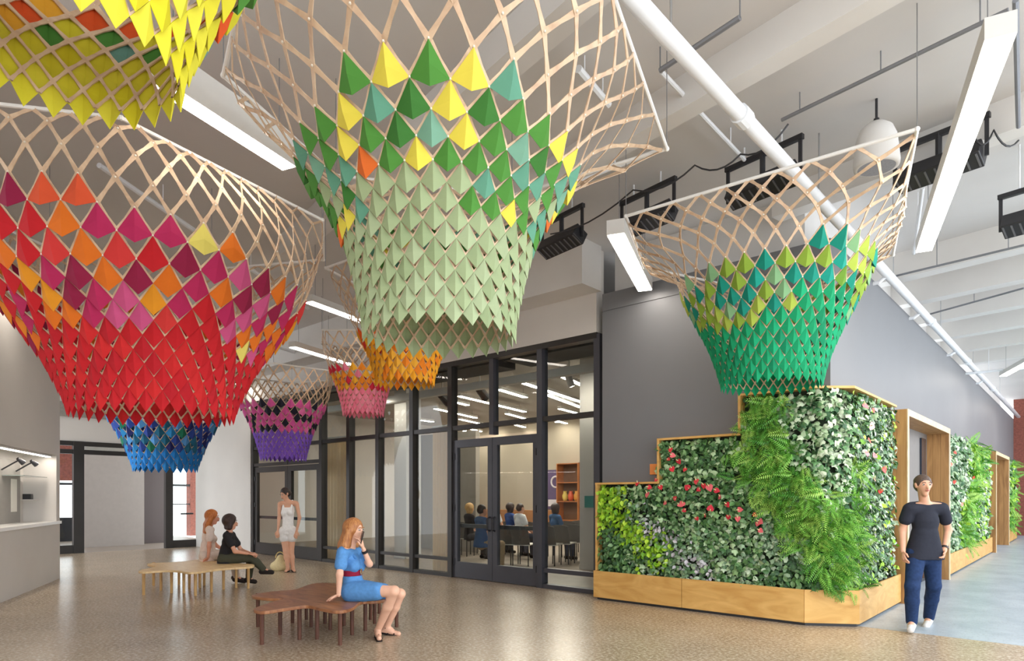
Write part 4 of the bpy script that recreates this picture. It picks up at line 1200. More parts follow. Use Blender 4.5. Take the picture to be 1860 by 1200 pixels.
def trousers(e=.012, frac=1.0):
    def fn(v):
        P = [(v['hp'], v['hp'] + (v['waist'] - v['hp']) * .5, .122 * v['lw'] + e, .105 * v['lw'] + e, v['tf'], 1.25), (v['hR'], v['hL'], .088 * v['leg'] + e, .088 * v['leg'] + e)]
        for k, hh in (('R', v['hR']), ('L', v['hL'])):
            if 'kn' + k not in v['J']: continue
            kn, an = v['J']['kn' + k], v['J']['an' + k]
            if frac >= 1:
                calf = kn * .6 + an * .4; end = an + (kn - an) * (.06 if frac < 1.05 else .02)
                P += [(hh * .9 + kn * .1, kn, .080 * v['leg'] + e, .057 * v['leg'] + e), (kn, calf, .058 * v['leg'] + e, .055 * v['leg'] + e), (calf, end, .055 * v['leg'] + e, .043 * v['leg'] + e)]
            else:
                P += [(hh, hh + (kn - hh) * frac, .080 * v['leg'] + e, .080 * v['leg'] + e + .004)]
        return dict(prims=P)
    return fn
def shoes(hgt=.04):
    def fn(v):
        P = []
        for k in 'RL':
            if 'an' + k not in v['J']: continue
            an = v['J']['an' + k]; to = v['J'].get('to' + k)
            dr = nrmz((to - an) * (1, 1, 0)); heel = an - dr * .035 - v['up'] * .035
            P += [(heel, to, .043, .036), (an - v['up'] * .02, heel * .6 + to * .4 + v['up'] * .01, .045, .04)]
        return dict(prims=P, k=.012, h=.007)
    return fn
def sole(v):
    P = []
    for k in 'RL':
        if 'an' + k not in v['J']: continue
        an = v['J']['an' + k]; to = v['J'].get('to' + k)
        dr = nrmz((to - an) * (1, 1, 0)); heel = an - dr * .035 - v['up'] * .06
        P += [(heel, to - v['up'] * .028, .034, .034, v['up'], 2.6)]
        sdv = np.cross(dr, v['up'])
        for t in (.35, .75):
            m = heel * (1 - t) + to * t + v['up'] * .012
            P += [(m - sdv * .036 - v['up'] * .02, m + v['up'] * .016, .007, .008), (m + sdv * .036 - v['up'] * .02, m + v['up'] * .016, .007, .008)]
        P += [(an + sdv * .034, an - sdv * .034, .008, .008), (heel + v['up'] * .02, an + sdv * .03, .008, .008), (heel + v['up'] * .02, an - sdv * .03, .008, .008)]
    return dict(prims=P, k=.006, h=.0055)
# hair styles: (prims, spheres to cut away for the face)
def hair_long(c, fc, sd, fu, J, L=.26, vol=.05, wave=.02):
    P = [(c + fu * .035 - fc * .02, c + fu * .03 - fc * .03, .103, .103, sd, 1.06)]
    for s in (-1, -.5, 0, .5, 1):
        a = c + sd * s * .075 - fc * (.05 - .03 * abs(s)); b = a - fu * L * .5 - fc * .03 + sd * s * .015; e = b - fu * L * .5 - fc * (.02 + wave) + sd * s * wave
        P += [(a, b, .045, vol), (b, e, vol, .026)]
    return P, [(c + fc * .098 - fu * .02, .075, (1, 1, 1.25))]
def hair_bob(c, fc, sd, fu, J):
    P = [(c + fu * .035 - fc * .02, c + fu * .03 - fc * .03, .108, .108)]
    for s in (-1, -.5, 0, .5, 1):
        a = c + sd * s * .08 - fc * (.05 - .035 * abs(s)); P += [(a, a - fu * .085 - fc * .005, .050, .042)]
    return P, [(c + fc * .10 - fu * .02, .075, (1, 1, 1.25))]
def hair_short(c, fc, sd, fu, J):
    return [(c + fu * .034 - fc * .022, c + fu * .01 - fc * .04, .096, .085, sd, 1.08)], [(c + fc * .09 - fu * .035, .085, (1, 1, 1.15)), (c - fu * .16, .10, (1.4, 1.4, 1))]
def hair_bun(c, fc, sd, fu, J):
    P = [(c + fu * .035 - fc * .022, c + fu * .01 - fc * .04, .098, .088, sd, 1.06), (c - fc * .09 + fu * .0, c - fc * .11 - fu * .02, .04, .035)]
    P += [(c - fc * .09 - fu * .03, J['shR'] * .8 + J['shL'] * .2 + fu * .01, .03, .02)]
    return P, [(c + fc * .095 - fu * .025, .08, (1, 1, 1.2))]

# ---------------- woman in blue on the walnut bench
d0 = 6.85
W1 = dict(pelvis=at_d(643, 1072, 6.86), head=at_d(644, 963, 6.84), shR=at_d(622, 1003, 6.70), shL=at_d(649, 1004, 7.02),
          elR=at_d(617, 1043, 6.60), wrR=at_d(615, 1080, 6.62), hdR=at_d(598, 1088, 6.68),
          elL=at_d(671, 1024, 6.86), wrL=at_d(660, 996, 6.78), hdL=at_d(655, 978, 6.78),
          knR=at_d(716, 1073, 6.62), knL=at_d(727, 1078, 6.92), anR=at_d(686, 1145, 6.88), anL=at_d(702, 1139, 7.06),
          toR=at_d(689, 1159, 6.74), toL=at_d(724, 1150.5, 7.04), pnR=(0, 0, -1), thR=-np.array((*FW, 0)), cuR=.12,
          pnL=-np.array((*RT, 0)), thL=np.array((0, 0, 1)), cuL=.55, hipdir=np.array((*FW, 0)))
def dress(v):
    P = infl(v['torso'], .014)
    for k in 'RL':
        a, b = v['J']['sh' + k], v['J']['el' + k]; P.append((a, a + (b - a) * .58, .060, .064))
    for k, hh in (('R', v['hR']), ('L', v['hL'])):
        kn = v['J']['kn' + k]; P.append((hh, hh + (kn - hh) * .60, .115, .094))
    a = (v['hR'] + v['hL']) / 2; b = (v['J']['knR'] + v['J']['knL']) / 2
    P += [(v['hp'], a + (b - a) * .55, .13, .085), (v['hp'] - v['up'] * .01, v['waist'], .135, .105, v['tf'], 1.15)]
    return dict(prims=P, cuts=[(v['hp'] - v['up'] * .105, -v['up']), (v['neckb'] + v['up'] * .062, nrmz(v['up'] + v['tf'] * .6))])
def collar(v):
    s2 = nrmz(v['J']['shL'] - v['J']['shR']); n = v['neckb']
    P = [(n + s2 * s * .055 + v['up'] * .012, n + s2 * s * .045 + v['tf'] * .085 - v['up'] * .07, .018, .02) for s in (-1, 1)]
    P += [(n + s2 * .055 + v['up'] * .012, n - s2 * .055 + v['up'] * .012 - v['tf'] * .03, .016, .016)]
    return dict(prims=P, h=.006, k=.008)
def belt(v):
    q = v['hp'] * .52 + v['sh'] * .48
    return dict(prims=[(q - v['up'] * .028, q + v['up'] * .028, .121, .119, v['tf'], 1.2)], cuts=[(q + v['up'] * .03, v['up']), (q - v['up'] * .03, -v['up'])], h=.006)
def hair_w1(c, fc, sd, fu, J):
    P, S = hair_long(c, fc, sd, fu, J, .30, .052, .04)
    P += [(c - fc * .08, c - fc * .14 - fu * .16, .05, .045), (c - fc * .14 - fu * .16, c - fc * .17 - fu * .25, .045, .02)]
    return P, S
w1, e1 = person('woman in a blue belted dress talking on a phone on the walnut bench', W1, 'e6b59a', HAIR('96562c', 'cc9056'), hair_w1,
                [('dress', dress, CLOTH('5a8fc8', .1), {}), ('collar', collar, CLOTH('4a7db4'), {}), ('belt', belt, CLOTH('8a1f38'), {}),
                 ('sandals', sole, CLOTH('2a211f'), {})], np.array((*(RT * .96 - FW * .28), -.05)), h=.0075)
q = e1['hp'] * .52 + e1['sh'] * .48 + e1['tf'] * .105
MB().tube([q + np.array((*FW, 0)) * .028 * math.cos(a) + np.array((0, 0, .028)) * math.sin(a) for a in np.linspace(0, 2 * math.pi, 13)], .006, 6).build('buckle', mat('buckle_gold', 'd8c89a', 0.25, 0.8), w1)
wr = (np.array(W1['wrL']) * .8 + np.array(W1['elL']) * .2); ax_ = nrmz(np.array(W1['wrL']) - np.array(W1['elL']))
MB().tube([wr - ax_ * .014, wr + ax_ * .014], .031, 14).build('watch', mat('watch_black', '1c1c20', 0.4), w1)
ph = np.array(at_d(657, 976, 6.76)); pu = nrmz(np.array((*(RT * .25), 1.0))); pf = nrmz(np.array((*(RT * .9 + FW * .4), 0.0)))
pf = nrmz(pf - pu * (pf @ pu))
tag(MB().obox(ph, np.cross(pu, pf) * .036, pu * .07, pf * .005).build('mobile_phone', mat('phone_black', '17171a', 0.2), bevel=0.003), 'black phone held to the ear of the woman in blue', 'phone')

# ---------------- standing woman in white
F13 = 13.0
W4 = dict(pelvis=at_d(523, 964, F13), head=at_d(518, 897, F13 - .02), shR=at_d(508, 915, F13 + .02), shL=at_d(539, 914, F13 + .02),
          elR=at_d(507, 941, F13), wrR=at_d(505, 963, F13 - .06), hdR=at_d(504, 972, F13 - .08), elL=at_d(544, 940, F13), wrL=at_d(539, 964, F13 - .05), hdL=at_d(537, 973, F13 - .08),
          knR=at_d(519, 1000, F13 - .02), knL=at_d(529, 1000, F13 + .02), anR=at_d(523, 1031, F13), anL=at_d(532, 1030, F13 + .04),
          toR=at_d(519, 1037, F13 - .1), toL=at_d(535, 1036.5, F13 - .1))
def tank(v):
    t = v['torso']; s2 = nrmz(v['J']['shL'] - v['J']['shR'])
    P = infl([t[0], t[1]], .010) + [(v['waist'], v['ch'] - v['up'] * .02, .105, .118, v['tf'], 1.3)] + infl(t[-2:], .008)
    P += [(v['hp'] - v['up'] * .03, v['waist'], .122, .100, v['tf'], 1.15)]
    for s in (-1, 1):
        a = v['ch'] + s2 * s * .085
        P += [(a + v['tf'] * .07, v['sh'] + s2 * s * .085 + v['up'] * .058, .024, .018), (a - v['tf'] * .07, v['sh'] + s2 * s * .085 + v['up'] * .058, .024, .018)]
    return dict(prims=P, cuts=[(v['hp'] - v['up'] * .06, -v['up'])], k=.015)
w4, _ = person('standing woman in a white tank top and shorts by the glass door', W4, 'dda98c', HAIR('1e1614', '3a2a24'), hair_bun,
               [('tank_top', tank, CLOTH('f0efee'), {}), ('shorts', trousers(.012, .36), CLOTH('e8e6e4'), {}), ('sandals', sole, CLOTH('241f1e'), {})],
               np.array((*(-FW * .75 - RT * .55), -.42)), h=.010)
# ---------------- redhead, seen from behind
W2 = dict(pelvis=at_d(377, 1008, 11.0), head=at_d(386, 939, 11.02), shR=at_d(382, 962, 10.86), shL=at_d(376, 961, 11.2),
          elR=at_d(380, 992, 10.78), wrR=at_d(378, 1012, 10.80), hdR=at_d(372, 1019, 10.86), elL=at_d(392, 990, 11.25), wrL=at_d(410, 1000, 11.3), hdL=at_d(418, 1002, 11.3),
          knR=at_d(424, 1008, 11.15), knL=at_d(422, 1007, 11.35), anR=at_d(430, 1048, 11.2), anL=at_d(428, 1045, 11.4), toR=at_d(444, 1055, 11.2), toL=at_d(442, 1053, 11.4),
          pnR=(0, 0, -1), thR=-np.array((*FW, 0)), cuR=.1, hipdir=np.array((*FW, 0)))
person('red haired woman in a beige top seated on the birch bench', W2, 'd99a80', HAIR('a2501e', 'd0803a'), lambda *a: hair_long(*a, L=.26, vol=.05, wave=.0),
       [('top', shirt(.02, .55, -.10, .03), CLOTH('e6d3c8'), {}), ('trousers', trousers(.012, 1.0), CLOTH('d8c8bc'), {}), ('shoes', shoes(), CLOTH('3a3030'), {})],
       np.array((*(RT * .9 + FW * .35), -.1)), h=.010)
# ---------------- woman in black, bob
W3 = dict(pelvis=at_d(411, 1013, 10.62), head=at_d(419, 948, 10.60), shR=at_d(412, 973, 10.44), shL=at_d(421, 972, 10.78),
          elR=at_d(427, 1001, 10.40), wrR=at_d(450, 1005, 10.45), hdR=at_d(458, 1006, 10.5), elL=at_d(438, 999, 10.85), wrL=at_d(455, 1004, 10.75), hdL=at_d(463, 1005, 10.7),
          knR=at_d(458, 1013, 10.62), knL=at_d(456, 1010, 10.8), anR=at_d(479, 1034, 10.7), anL=at_d(452, 1049, 10.9), toR=at_d(494, 1039, 10.72), toL=at_d(463, 1056, 10.92),
          hipdir=np.array((*FW, 0)), pnR=(0, 0, -1), pnL=(0, 0, -1), cuR=.4, cuL=.4)
person('dark haired woman in a black top and olive trousers seated on the birch bench', W3, 'd9a084', HAIR('241612', '46302a'), hair_bob,
       [('top', shirt(.018, .55, -.10, .035), CLOTH('2b2a2c'), {}), ('trousers', trousers(.010, 1.0), CLOTH('4a4a3c'), {}), ('shoes', shoes(), CLOTH('2c2624'), {})],
       np.array((*(RT * .85 + FW * .5), -.05)), h=.010)
# ---------------- walking man
D5 = 7.30
W5 = dict(pelvis=at_d(1678, 1003, D5), head=at_d(1677, 882, D5 - .04), shR=at_d(1651, 924, D5), shL=at_d(1712, 923, D5 + .02),
          elR=at_d(1639, 961, D5 + .06), wrR=at_d(1640, 1001, D5 - .04), hdR=at_d(1641, 1014, D5 - .08), elL=at_d(1722, 962, D5 + .08), wrL=at_d(1715, 1000, D5 - .06), hdL=at_d(1712, 1012, D5 - .1),
          knR=at_d(1657, 1065, D5 - .12), knL=at_d(1696, 1063, D5 + .02), anR=at_d(1656, 1129, D5 - .06), anL=at_d(1687, 1121, D5 + .34),
          toR=at_d(1654, 1143.5, D5 - .22), toL=at_d(1682, 1137, D5 + .18), cuR=.5, cuL=.5, pnR=np.array((*RT, 0)), pnL=-np.array((*RT, 0)), thR=-np.array((*FW, 0)), thL=-np.array((*FW, 0)))
w5, e5 = person('man in a dark T-shirt and jeans walking along the corridor', W5, 'd6a084', HAIR('3a2a22', '5a4436'), hair_short,
       [('t_shirt', shirt(.016, .52, -.075, .014), CLOTH('2a2c36'), {}), ('jeans', trousers(.010, 1.1), CLOTH('23365a', .2), {}), ('shoes', shoes(), CLOTH('d8d4d0'), {})],
       np.array((*(-FW * .98 - RT * .1), 0.0)), h=.009, female=False)
wr = np.array(W5['wrL']) * .85 + np.array(W5['elL']) * .15; ax_ = nrmz(np.array(W5['wrL']) - np.array(W5['elL']))
MB().tube([wr - ax_ * .012, wr + ax_ * .012], .036, 14).build('bracelet', MATS['watch_black'], w5)
# cream bag at the standing woman's feet
p = np.array(at_z(506, 1036, 0))
bt = thing('tote_bag', 'slumped cream tote bag on the floor near the standing woman', 'bag', tuple(p))
sdf_obj('bag_body', [dict(prims=[(p + (0, 0, .10), p + np.array((*(RT * .04), .26)), .13, .07, (*FW, 0), 1.6), (p + np.array((*(RT * -.08), .09)), p + np.array((*(RT * .1), .09)), .09, .09, (*FW, 0), 1.3)], h=.012, k=.03,
        cuts=[(p + (0, 0, .002), (0, 0, -1))])], CLOTH('e8d8a8'), bt)
hnd = [p + np.array((*(RT * (.09 * math.cos(a) + .03)), .26 + .12 * math.sin(a))) for a in np.linspace(0, math.pi, 9)]
MB().tube(hnd, .012, 8).build('handle', CLOTH('dcc890'), bt)
# ================================================================== LECTURE ROOM BEHIND THE GLASS
# linear lamps
rl = [((1010, 679), (1077, 708)), ((946, 694), (1062, 732)), ((905, 707), (955, 722)), ((833, 719), (954, 748)), ((790, 742), (865, 759)), ((994, 717), (1056, 740)), ((825, 730), (850, 736)),
      ((920, 751), (957, 761)), ((835, 761), (875, 770)), ((1016, 742), (1058, 753)), ((756, 762), (787, 766)), ((931, 770), (975, 782)), ((850, 778), (893, 788)), ((1008, 763), (1056, 777))]
ordn = ['first', 'second', 'third', 'fourth', 'fifth', 'sixth', 'seventh', 'eighth', 'ninth', 'tenth', 'eleventh', 'twelfth', 'thirteenth', 'fourteenth']
for i, (a, b) in enumerate(rl):
    zz = 4.12
    p, q = np.array(at_z(*a, zz)), np.array(at_z(*b, zz))
    if max(p[1], q[1]) > 18.7: 
        f_ = (18.6 - min(p[1], q[1])) / abs(q[1] - p[1]) if abs(q[1] - p[1]) > 0 else 1
        if p[1] < q[1]: q = p + (q - p) * max(.2, min(1, f_))
    if max(p[1], q[1]) > 18.9: continue
    linear_lamp(tuple(p), tuple(q), 0.13, 0.07, 'linear lamp seen through the glass, ' + ordn[i] + ' counting from the upper right pane', 'rlamp', 'linear lamps of the lecture room', zc=4.35)
# soffit beam and dark duct near the glass
tag(MB().box(-16.5, 9.6, 3.75, -5.6, 9.75, 3.9).build('soffit_beam', 'white'), 'pale rail under the ceiling just inside the glass', 'rail')
for i, (xa, xb) in enumerate(((-15.5, -11.6), (-11.2, -8.4), (-8.0, -5.7))):
    tag(MB().box(xa, 8.75, 3.98, xb, 9.5, 4.33).build('dark_duct', mat('duct_dark', '3a3836', 0.6, var=0.15, scale=6), bevel=0.01),
        ['left', 'middle', 'right'][i] + ' dark duct behind the top panes of the glass wall', 'duct')
# curtains
def curtain(xa, xb, label, y=8.85):
    xs = np.linspace(xa, xb, 60); top = []; 
    mb = MB(); vs = []
    for z in (0.001, 2.9):
        for x in xs: vs.append((x, y + 0.045 * math.sin((x - xa) / (xb - xa) * 2 * math.pi * 7), z))
    for z in (0.001, 2.9):
        for x in xs: vs.append((x, y + 0.012 + 0.045 * math.sin((x - xa) / (xb - xa) * 2 * math.pi * 7), z))
    n = len(xs); fs = []
    for i in range(n - 1):
        fs += [(i, i + 1, i + 1 + n, i + n), (i + 2 * n, i + 3 * n, i + 1 + 3 * n, i + 1 + 2 * n)]
    t = thing('curtain', label, 'curtain', ((xa + xb) / 2, y, 0), 'cream curtains inside the glass')
    mb.add(vs, fs).build('cloth', 'curtain', t)
    MB().tube([(xa, y, 2.93), (xb, y, 2.93)], 0.02).build('rail', 'steel', t)
curtain(on_Y(592, 8.85)[0], on_Y(634, 8.85)[0], 'cream curtain at the left of the glass wall behind the woman in blue')
curtain(on_Y(786, 8.85)[0], on_Y(817, 8.85)[0], 'cream curtain next to the double glass door')
# columns
for (x, y, wd, lb) in ((727, 10.0, .46, 'white square column behind the middle panes'), (1071, 11.0, .5, 'white square column behind the rightmost pane')):
    X = on_Y(x, y)[0]
    t = thing('column', lb, 'column', (X, y, 0))
    MB().box(X - wd / 2, y, 0, X + wd / 2, y + wd, 4.35).build('shaft', 'white', t)
    MB().box(X - wd / 2 - .01, y - .01, 0, X + wd / 2 + .01, y + wd + .01, .1).build('base_trim', 'white', t)
# small teal sign on right column
X = on_Y(1070, 10.98)[0]
tag(MB().box(X - .10, 10.96, 1.28, X + .12, 10.99, 1.52).build('wall_sign', mat('sign_teal', '2f9a94', 0.5)), 'small teal sign on the rightmost column', 'sign')
# grey partition with door-like panel at the left
tag(MB().box(-14.6, 12.4, 0, -12.4, 12.55, 3.3).box(-15.6, 12.4, 0, -14.62, 12.5, 3.3).build('partition', mat('partition_grey', '9c948a', 0.6, var=0.04)), 'taupe partition behind the left panes', 'partition')
tag(MB().box(-13.9, 12.36, 1.2, -13.1, 12.4, 1.9).build('notice_board', mat('notice', 'c9b79c', 0.6, var=0.2, scale=9)), 'tan notice board on the taupe partition', 'board')
# back wall: wall washers, wooden shelving, poster
for i, x in enumerate((-19.2, -17.6, -16.0, -14.4, -12.8, -11.2, -9.6)):
    t = thing('downlight', ordn[i] + ' downlight from the left along the back wall of the lecture room', 'lamp', (x, 18.55, 4.2), 'downlights washing the back wall')
    MB().tube([(x, 18.55, 4.35), (x, 18.55, 4.2)], 0.09, 12).build('housing', 'lampbody', t)
    MB().tube([(x, 18.55, 4.2), (x, 18.55, 4.19)], 0.075, 12).build('diffuser', mat('spot_diffuser', 'fff2dc', 0.4, emit=160), t)
def shelving(xa, xb, y, label, n=4, h=2.7):
    t = thing('shelving', label, 'shelving', ((xa + xb) / 2, y, 0))
    for x in (xa, xb): MB().box(x - .02, y - .4, 0, x + .02, y, h).build('side_panel', mat('orange_wood', 'b8703a', 0.45, var=0.15, scale=4), t)
    for k in range(n + 1): MB().box(xa + .02, y - .4, h * k / n - (0.03 if k else 0), xb - .02, y, h * k / n + (0 if k else .03)).build('shelf', MATS['orange_wood'], t)
    MB().box(xa, y - .02, 0, xb, y, h).build('back_panel', mat('shelf_back', '6a4c36', 0.6, var=0.1), t)
Xs = [on_Y(x, 18.9)[0] for x in (835, 845, 1022, 1060)]
shelving(Xs[2], Xs[3], 18.95, 'orange wooden display shelving at the right end of the back wall')
shelving(on_Y(828, 18.9)[0], on_Y(846, 18.9)[0], 18.95, 'narrow orange wooden shelving at the left of the double door view')
for i, (x, c) in enumerate(((1028, 'd8c060'), (1038.5, 'd05a3a'), (1049, 'd89a40'))):
    X = on_Y(x, 18.8)[0]
    t = thing('vase', ['yellow vase', 'red vase', 'amber vase'][i] + ' on the display shelving', 'vase', (X, 18.75, 1.35))
    MB().lathe([(.06, 0), (.10, .08), (.11, .2), (.06, .3), (.07, .34)], (X, 18.75, 1.353), 14).build('vase_body', mat('vase_' + c, c, 0.3), t, smooth=True)
    MB().lathe([(.072, 0), (.075, .015)], (X, 18.75, 1.693), 14).build('rim', mat('vase_' + c, c, 0.3), t)
Xp = on_Y(1006, 18.9)[0]
pt = thing('poster', 'purple poster with a white emblem on the back wall', 'poster', (Xp, 18.97, 1.05))
MB().box(Xp - .42, 18.95, 1.05, Xp + .42, 18.98, 2.5).build('sheet', mat('poster_purple', '5a4a72', 0.6, var=0.08), pt)
MB().tube([(Xp + .05 + .2 * math.cos(a), 18.945, 2.05 + .2 * math.sin(a)) for a in np.linspace(0, 5.2, 14)], .035, 6).build('emblem', mat('poster_white', 'dcd8e0', 0.6), pt)
MB().box(Xp - .3, 18.94, 1.15, Xp + .15, 18.95, 1.4).build('caption_block', MATS['poster_white'], pt)
tag(MB().box(-19.4, 18.6, 0, -14.6, 18.98, 1.0).build('counter', mat('counter_wood', 'a8744a', 0.45, var=0.12, scale=3), bevel=0.01), 'long low wooden counter along the back wall', 'counter')
for i, (x, y) in enumerate(((727, 10.0), (1071, 11.0))):
    X = on_Y(x, y)[0]; p = np.array((X, y - .62, 3.7)); dv = nrmz(np.array((0, .62, -1.0)))
    t = thing('column_spot', ['left', 'right'][i] + ' small spot lamp lighting a white column inside the glass', 'lamp', tuple(p), 'spot lamps at the columns')
    MB().tube([p - dv * .22, p], .07, 12).build('head', 'white', t)
    MB().tube([p, p + dv * .004], .06, 12).build('diffuser', mat('column_spot_diffuser', 'fff4e2', 0.4, emit=220), t)
    MB().tube([p - dv * .15, (p[0], (p - dv * .15)[1], 3.975 if i == 0 else 4.35)], .012, 6).build('stem', 'white', t)
# track spots near the top panes
for i, (x, y) in enumerate(((800, 716), (868, 704))):
    p = np.array(at_z(x, y, 3.95))
    t = thing('track_spot', ['left', 'right'][i] + ' black track spotlight hanging behind the upper panes', 'spotlight', tuple(p), 'track spotlights of the lecture room')
    v = np.array((*V, 0)) * .9 + np.array((0, 0, -.35)); v /= np.linalg.norm(v)
    MB().tube([p, p + v * .42], [.09, .11], 12).build('head', 'black', t)
    MB().tube([p + v * .1, p + v * .1 + np.array((0, 0, 4.35 - (p + v * .1)[2]))], .018, 8).build('stem', 'white', t)
    MB().bar(p + v * .02 + (0, 0, .12), p + v * .2 + (0, 0, .12), .06, .08).build('gear_box', 'black', t)
# chairs
CH = dict(seat=MB().add([(-.22, -.2, .44), (.22, -.2, .44), (.23, .2, .46), (-.23, .2, .46), (-.22, -.2, .46), (.22, -.2, .46), (.23, .2, .485), (-.23, .2, .485)],
                        [(0, 3, 2, 1), (4, 5, 6, 7), (0, 1, 5, 4), (1, 2, 6, 5), (2, 3, 7, 6), (3, 0, 4, 7)]).mesh('seat'))
bk = MB(); n = 8; rows_ = [(.46, -.20), (.60, -.23), (.75, -.27), (.88, -.30)]
vs = []
for off in (0, -.02):
    for z, y in rows_:
        for k in range(n + 1):
            u = k / n * 2 - 1; vs.append((u * (.22 - .03 * (z - .46)), y + .06 * u * u + off, z - (.03 * u * u if z > .8 else 0)))
fs = []; w_ = n + 1; q = len(rows_) * w_
for r in range(len(rows_) - 1):
    for k in range(n):
        a = r * w_ + k; fs += [(a, a + 1, a + 1 + w_, a + w_), (a + q, a + w_ + q, a + 1 + w_ + q, a + 1 + q)]
for k in range(n):
    a = (len(rows_) - 1) * w_ + k; fs += [(a, a + 1, a + 1 + q, a + q), (k, k + q, k + 1 + q, k + 1)]
for r in range(len(rows_) - 1):
    a = r * w_; fs += [(a, a + w_, a + w_ + q, a + q), (a + n, a + n + q, a + n + w_ + q, a + n + w_)]
CH['backrest'] = bk.add(vs, fs).mesh('backrest')
CH['leg'] = MB().tube([(0, 0, 0), (0, 0, .45)], .013, 6).mesh('leg')
shell = mat('chair_shell', '625e5a', 0.5, var=0.05); chl = MATS['black_metal']
seatm = mat('chair_seat', 'c9c4bc', 0.5, var=0.03)
CH['seat'].materials.append(seatm); CH['backrest'].materials.append(shell); CH['leg'].materials.append(chl)
CHN = [0]
rowword = ['front', 'second', 'third', 'fourth']
def place_chair(x, y, yaw, label):
    t = thing('stacking_chair', label, 'chair', (x, y, 0), 'grey chairs in rows behind the glass')
    t.rotation_euler = (0, 0, yaw)
    for nm, off in (('seat', (0, 0, 0)), ('backrest', (0, 0, 0)), ('leg', (-.19, -.17, 0)), ('leg', (.19, -.17, 0)), ('leg', (-.19, .17, 0)), ('leg', (.19, .17, 0))):
        o = bpy.data.objects.new(nm, CH[nm]); COL.objects.link(o); o.parent = t; o.location = off
yaw0 = math.atan2(FW[1], FW[0]) - math.pi / 2 - 0.5     # rows face right and away
crows = []
seats = [(843, 1009), (872, 1006), (921, 1024), (952, 1026), (999, 1026), (1024, 1023), (1046, 1020), (1066, 1017), (935, 1006), (965, 1008), (1013, 1010), (1037, 1007), (1058, 1004), (905, 1004), (884, 1000)]
for i, (x, y) in enumerate(seats):
    p = at_z(x, y, 0)
    w = 'nearest row of grey chairs, ' if i < 8 else 'second row of grey chairs, '
    place_chair(p[0], p[1], yaw0, w + ['first', 'second', 'third', 'fourth', 'fifth', 'sixth', 'seventh', 'eighth'][i if i < 8 else i - 8] + ' chair ' + ('from the left door leaf' if i < 8 else 'counted behind it'))
# seated audience
def audience(x, y, d, label, top, trs, hairc, style, skin='d6a084', face=None, female=True, lean=0.0):
    s = d / FPX
    fx = np.array((*(RT * .85 + FW * .5), 0.0)); fx = nrmz(fx); rt = np.cross(fx, (0, 0, 1.0))
    g = np.array(at_d(x, y, d)); pel = np.array((g[0], g[1], .55))
    sh_ = pel + (0, 0, .47) + fx * lean; 
    J = dict(pelvis=pel, head=sh_ + (0, 0, .20) + fx * .03, shR=sh_ + rt * .17, shL=sh_ - rt * .17,
             elR=sh_ + rt * .21 + fx * .08 - (0, 0, .27), elL=sh_ - rt * .21 + fx * .08 - (0, 0, .27),
             wrR=pel + rt * .12 + fx * .28 + (0, 0, .1), wrL=pel - rt * .12 + fx * .28 + (0, 0, .1),
             knR=pel + rt * .1 + fx * .42 - (0, 0, .03), knL=pel - rt * .1 + fx * .42 - (0, 0, .03),
             anR=pel * (1, 1, 0) + rt * .1 + fx * .42 + (0, 0, .08), anL=pel * (1, 1, 0) - rt * .1 + fx * .42 + (0, 0, .08),
             toR=pel * (1, 1, 0) + rt * .1 + fx * .55 + (0, 0, .03), toL=pel * (1, 1, 0) - rt * .1 + fx * .55 + (0, 0, .03), hipdir=-rt)
    person(label, J, skin, hairc, style, [('top', shirt(.014, .55, -.08, .02), CLOTH(top), {}), ('trousers', trousers(.01, 1.0), CLOTH(trs), {}), ('shoes', shoes(), CLOTH('2c2624'), {})],
           fx if face is None else face, h=.018, detail=False, female=female)
dk = HAIR('241612', '46302a')
audience(852, 960, 15.6, 'blond seated listener in a black top at the left of the double door view', '2a2628', '4a4648', HAIR('b8884a', 'd8b070'), hair_bob)
audience(874, 965, 13.3, 'seated man in a blue shirt and tan trousers behind the left door leaf', '4a6896', 'b09a7c', dk, hair_short, female=False)
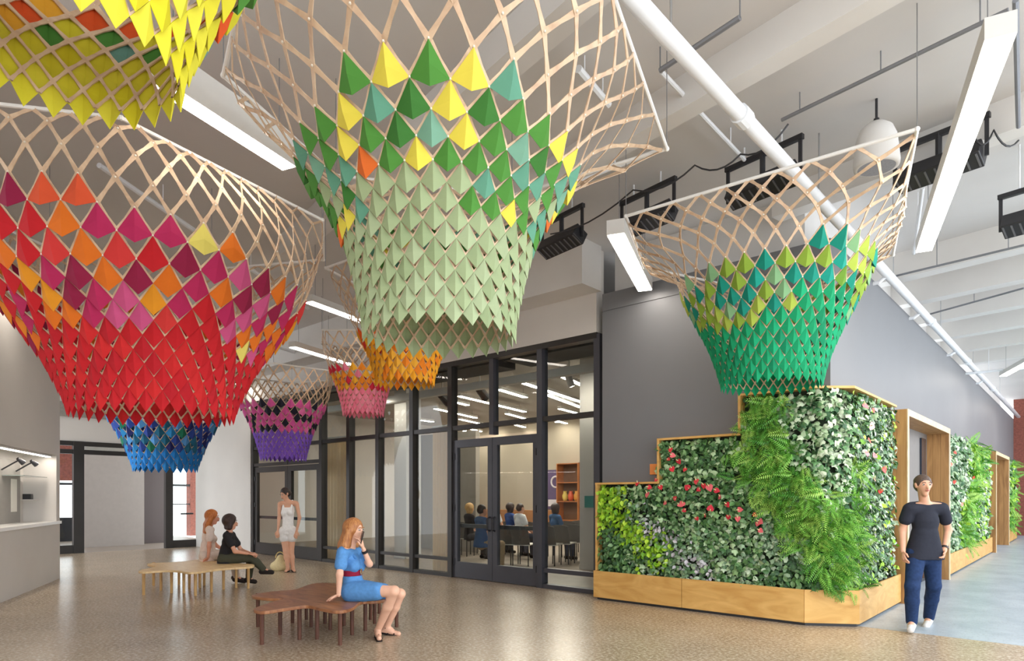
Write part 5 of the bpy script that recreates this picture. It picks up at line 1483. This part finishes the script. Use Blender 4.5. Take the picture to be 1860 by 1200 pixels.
audience(899, 958, 17.2, 'seated listener in a white shirt behind the door handles', 'dfe0e4', '55565c', dk, hair_short, female=False)
audience(926, 958, 16.4, 'seated woman in a blue blouse behind the right door leaf', '3f5a98', '4a4c58', dk, hair_bob)
audience(944, 960, 15.6, 'seated listener in a white shirt behind the right door leaf', 'e4e6ea', '4a4c58', dk, hair_short, female=False)
audience(1008, 962, 15.4, 'seated listener in a denim shirt behind the rightmost pane', '44648c', '3a4258', dk, hair_bob)
# ---------------- niche display on the left wall
pn = thing('display_panel', 'grey display panel with a white sheet in the left niche', 'panel', wl(1.0, -0.45, NZ0))
wbox(MB(), 0.62, 1.75, -0.48, -0.43, NZ0, 2.12).build('board', mat('panel_grey', '9e9a94', 0.6, var=0.05), pn)
wbox(MB(), 0.80, 1.08, -0.43, -0.425, 1.25, 1.80).build('sheet', mat('paper_white', 'f4f1e8', 0.7), pn)
for s in (0.88, 1.55):
    ln = thing('clip_lamp', ('right' if s < 1 else 'left') + ' black clip lamp above the niche display', 'lamp', wl(s, -0.3, 2.0))
    MB().tube([wl(s, -0.42, 1.93), wl(s - .05, -0.25, 2.06), wl(s - .08, -0.2, 2.10)], .012, 8).build('arm', 'black', ln)
    MB().tube([wl(s - .05, -0.22, 2.12), wl(s - .12, -0.16, 2.05)], [.025, .045], 10).build('head', 'black', ln)
tag(wbox(MB(), 0.30, 1.5, -0.42, -0.12, 1.84, 1.852).build('glass_shelf', mat('shelf_glass', 'c4d0cc', 0.1, trans=0.6)), 'clear glass shelf in the left niche', 'shelf')
tag(wbox(MB(), 0.24, 0.62, -0.46, -0.25, 1.44, 1.455).build('wall_shelf', 'white'), 'small white shelf in the left niche', 'shelf')
bx_ = thing('camera_box', 'small black device on the white niche shelf', 'device', wl(.45, -.36, 1.455))
wbox(MB(), 0.42, 0.54, -0.42, -0.30, 1.456, 1.55).build('box_body', 'black', bx_)
wbox(MB(), 0.33, 0.41, -0.40, -0.32, 1.456, 1.53).build('lens_block', 'doorf', bx_)
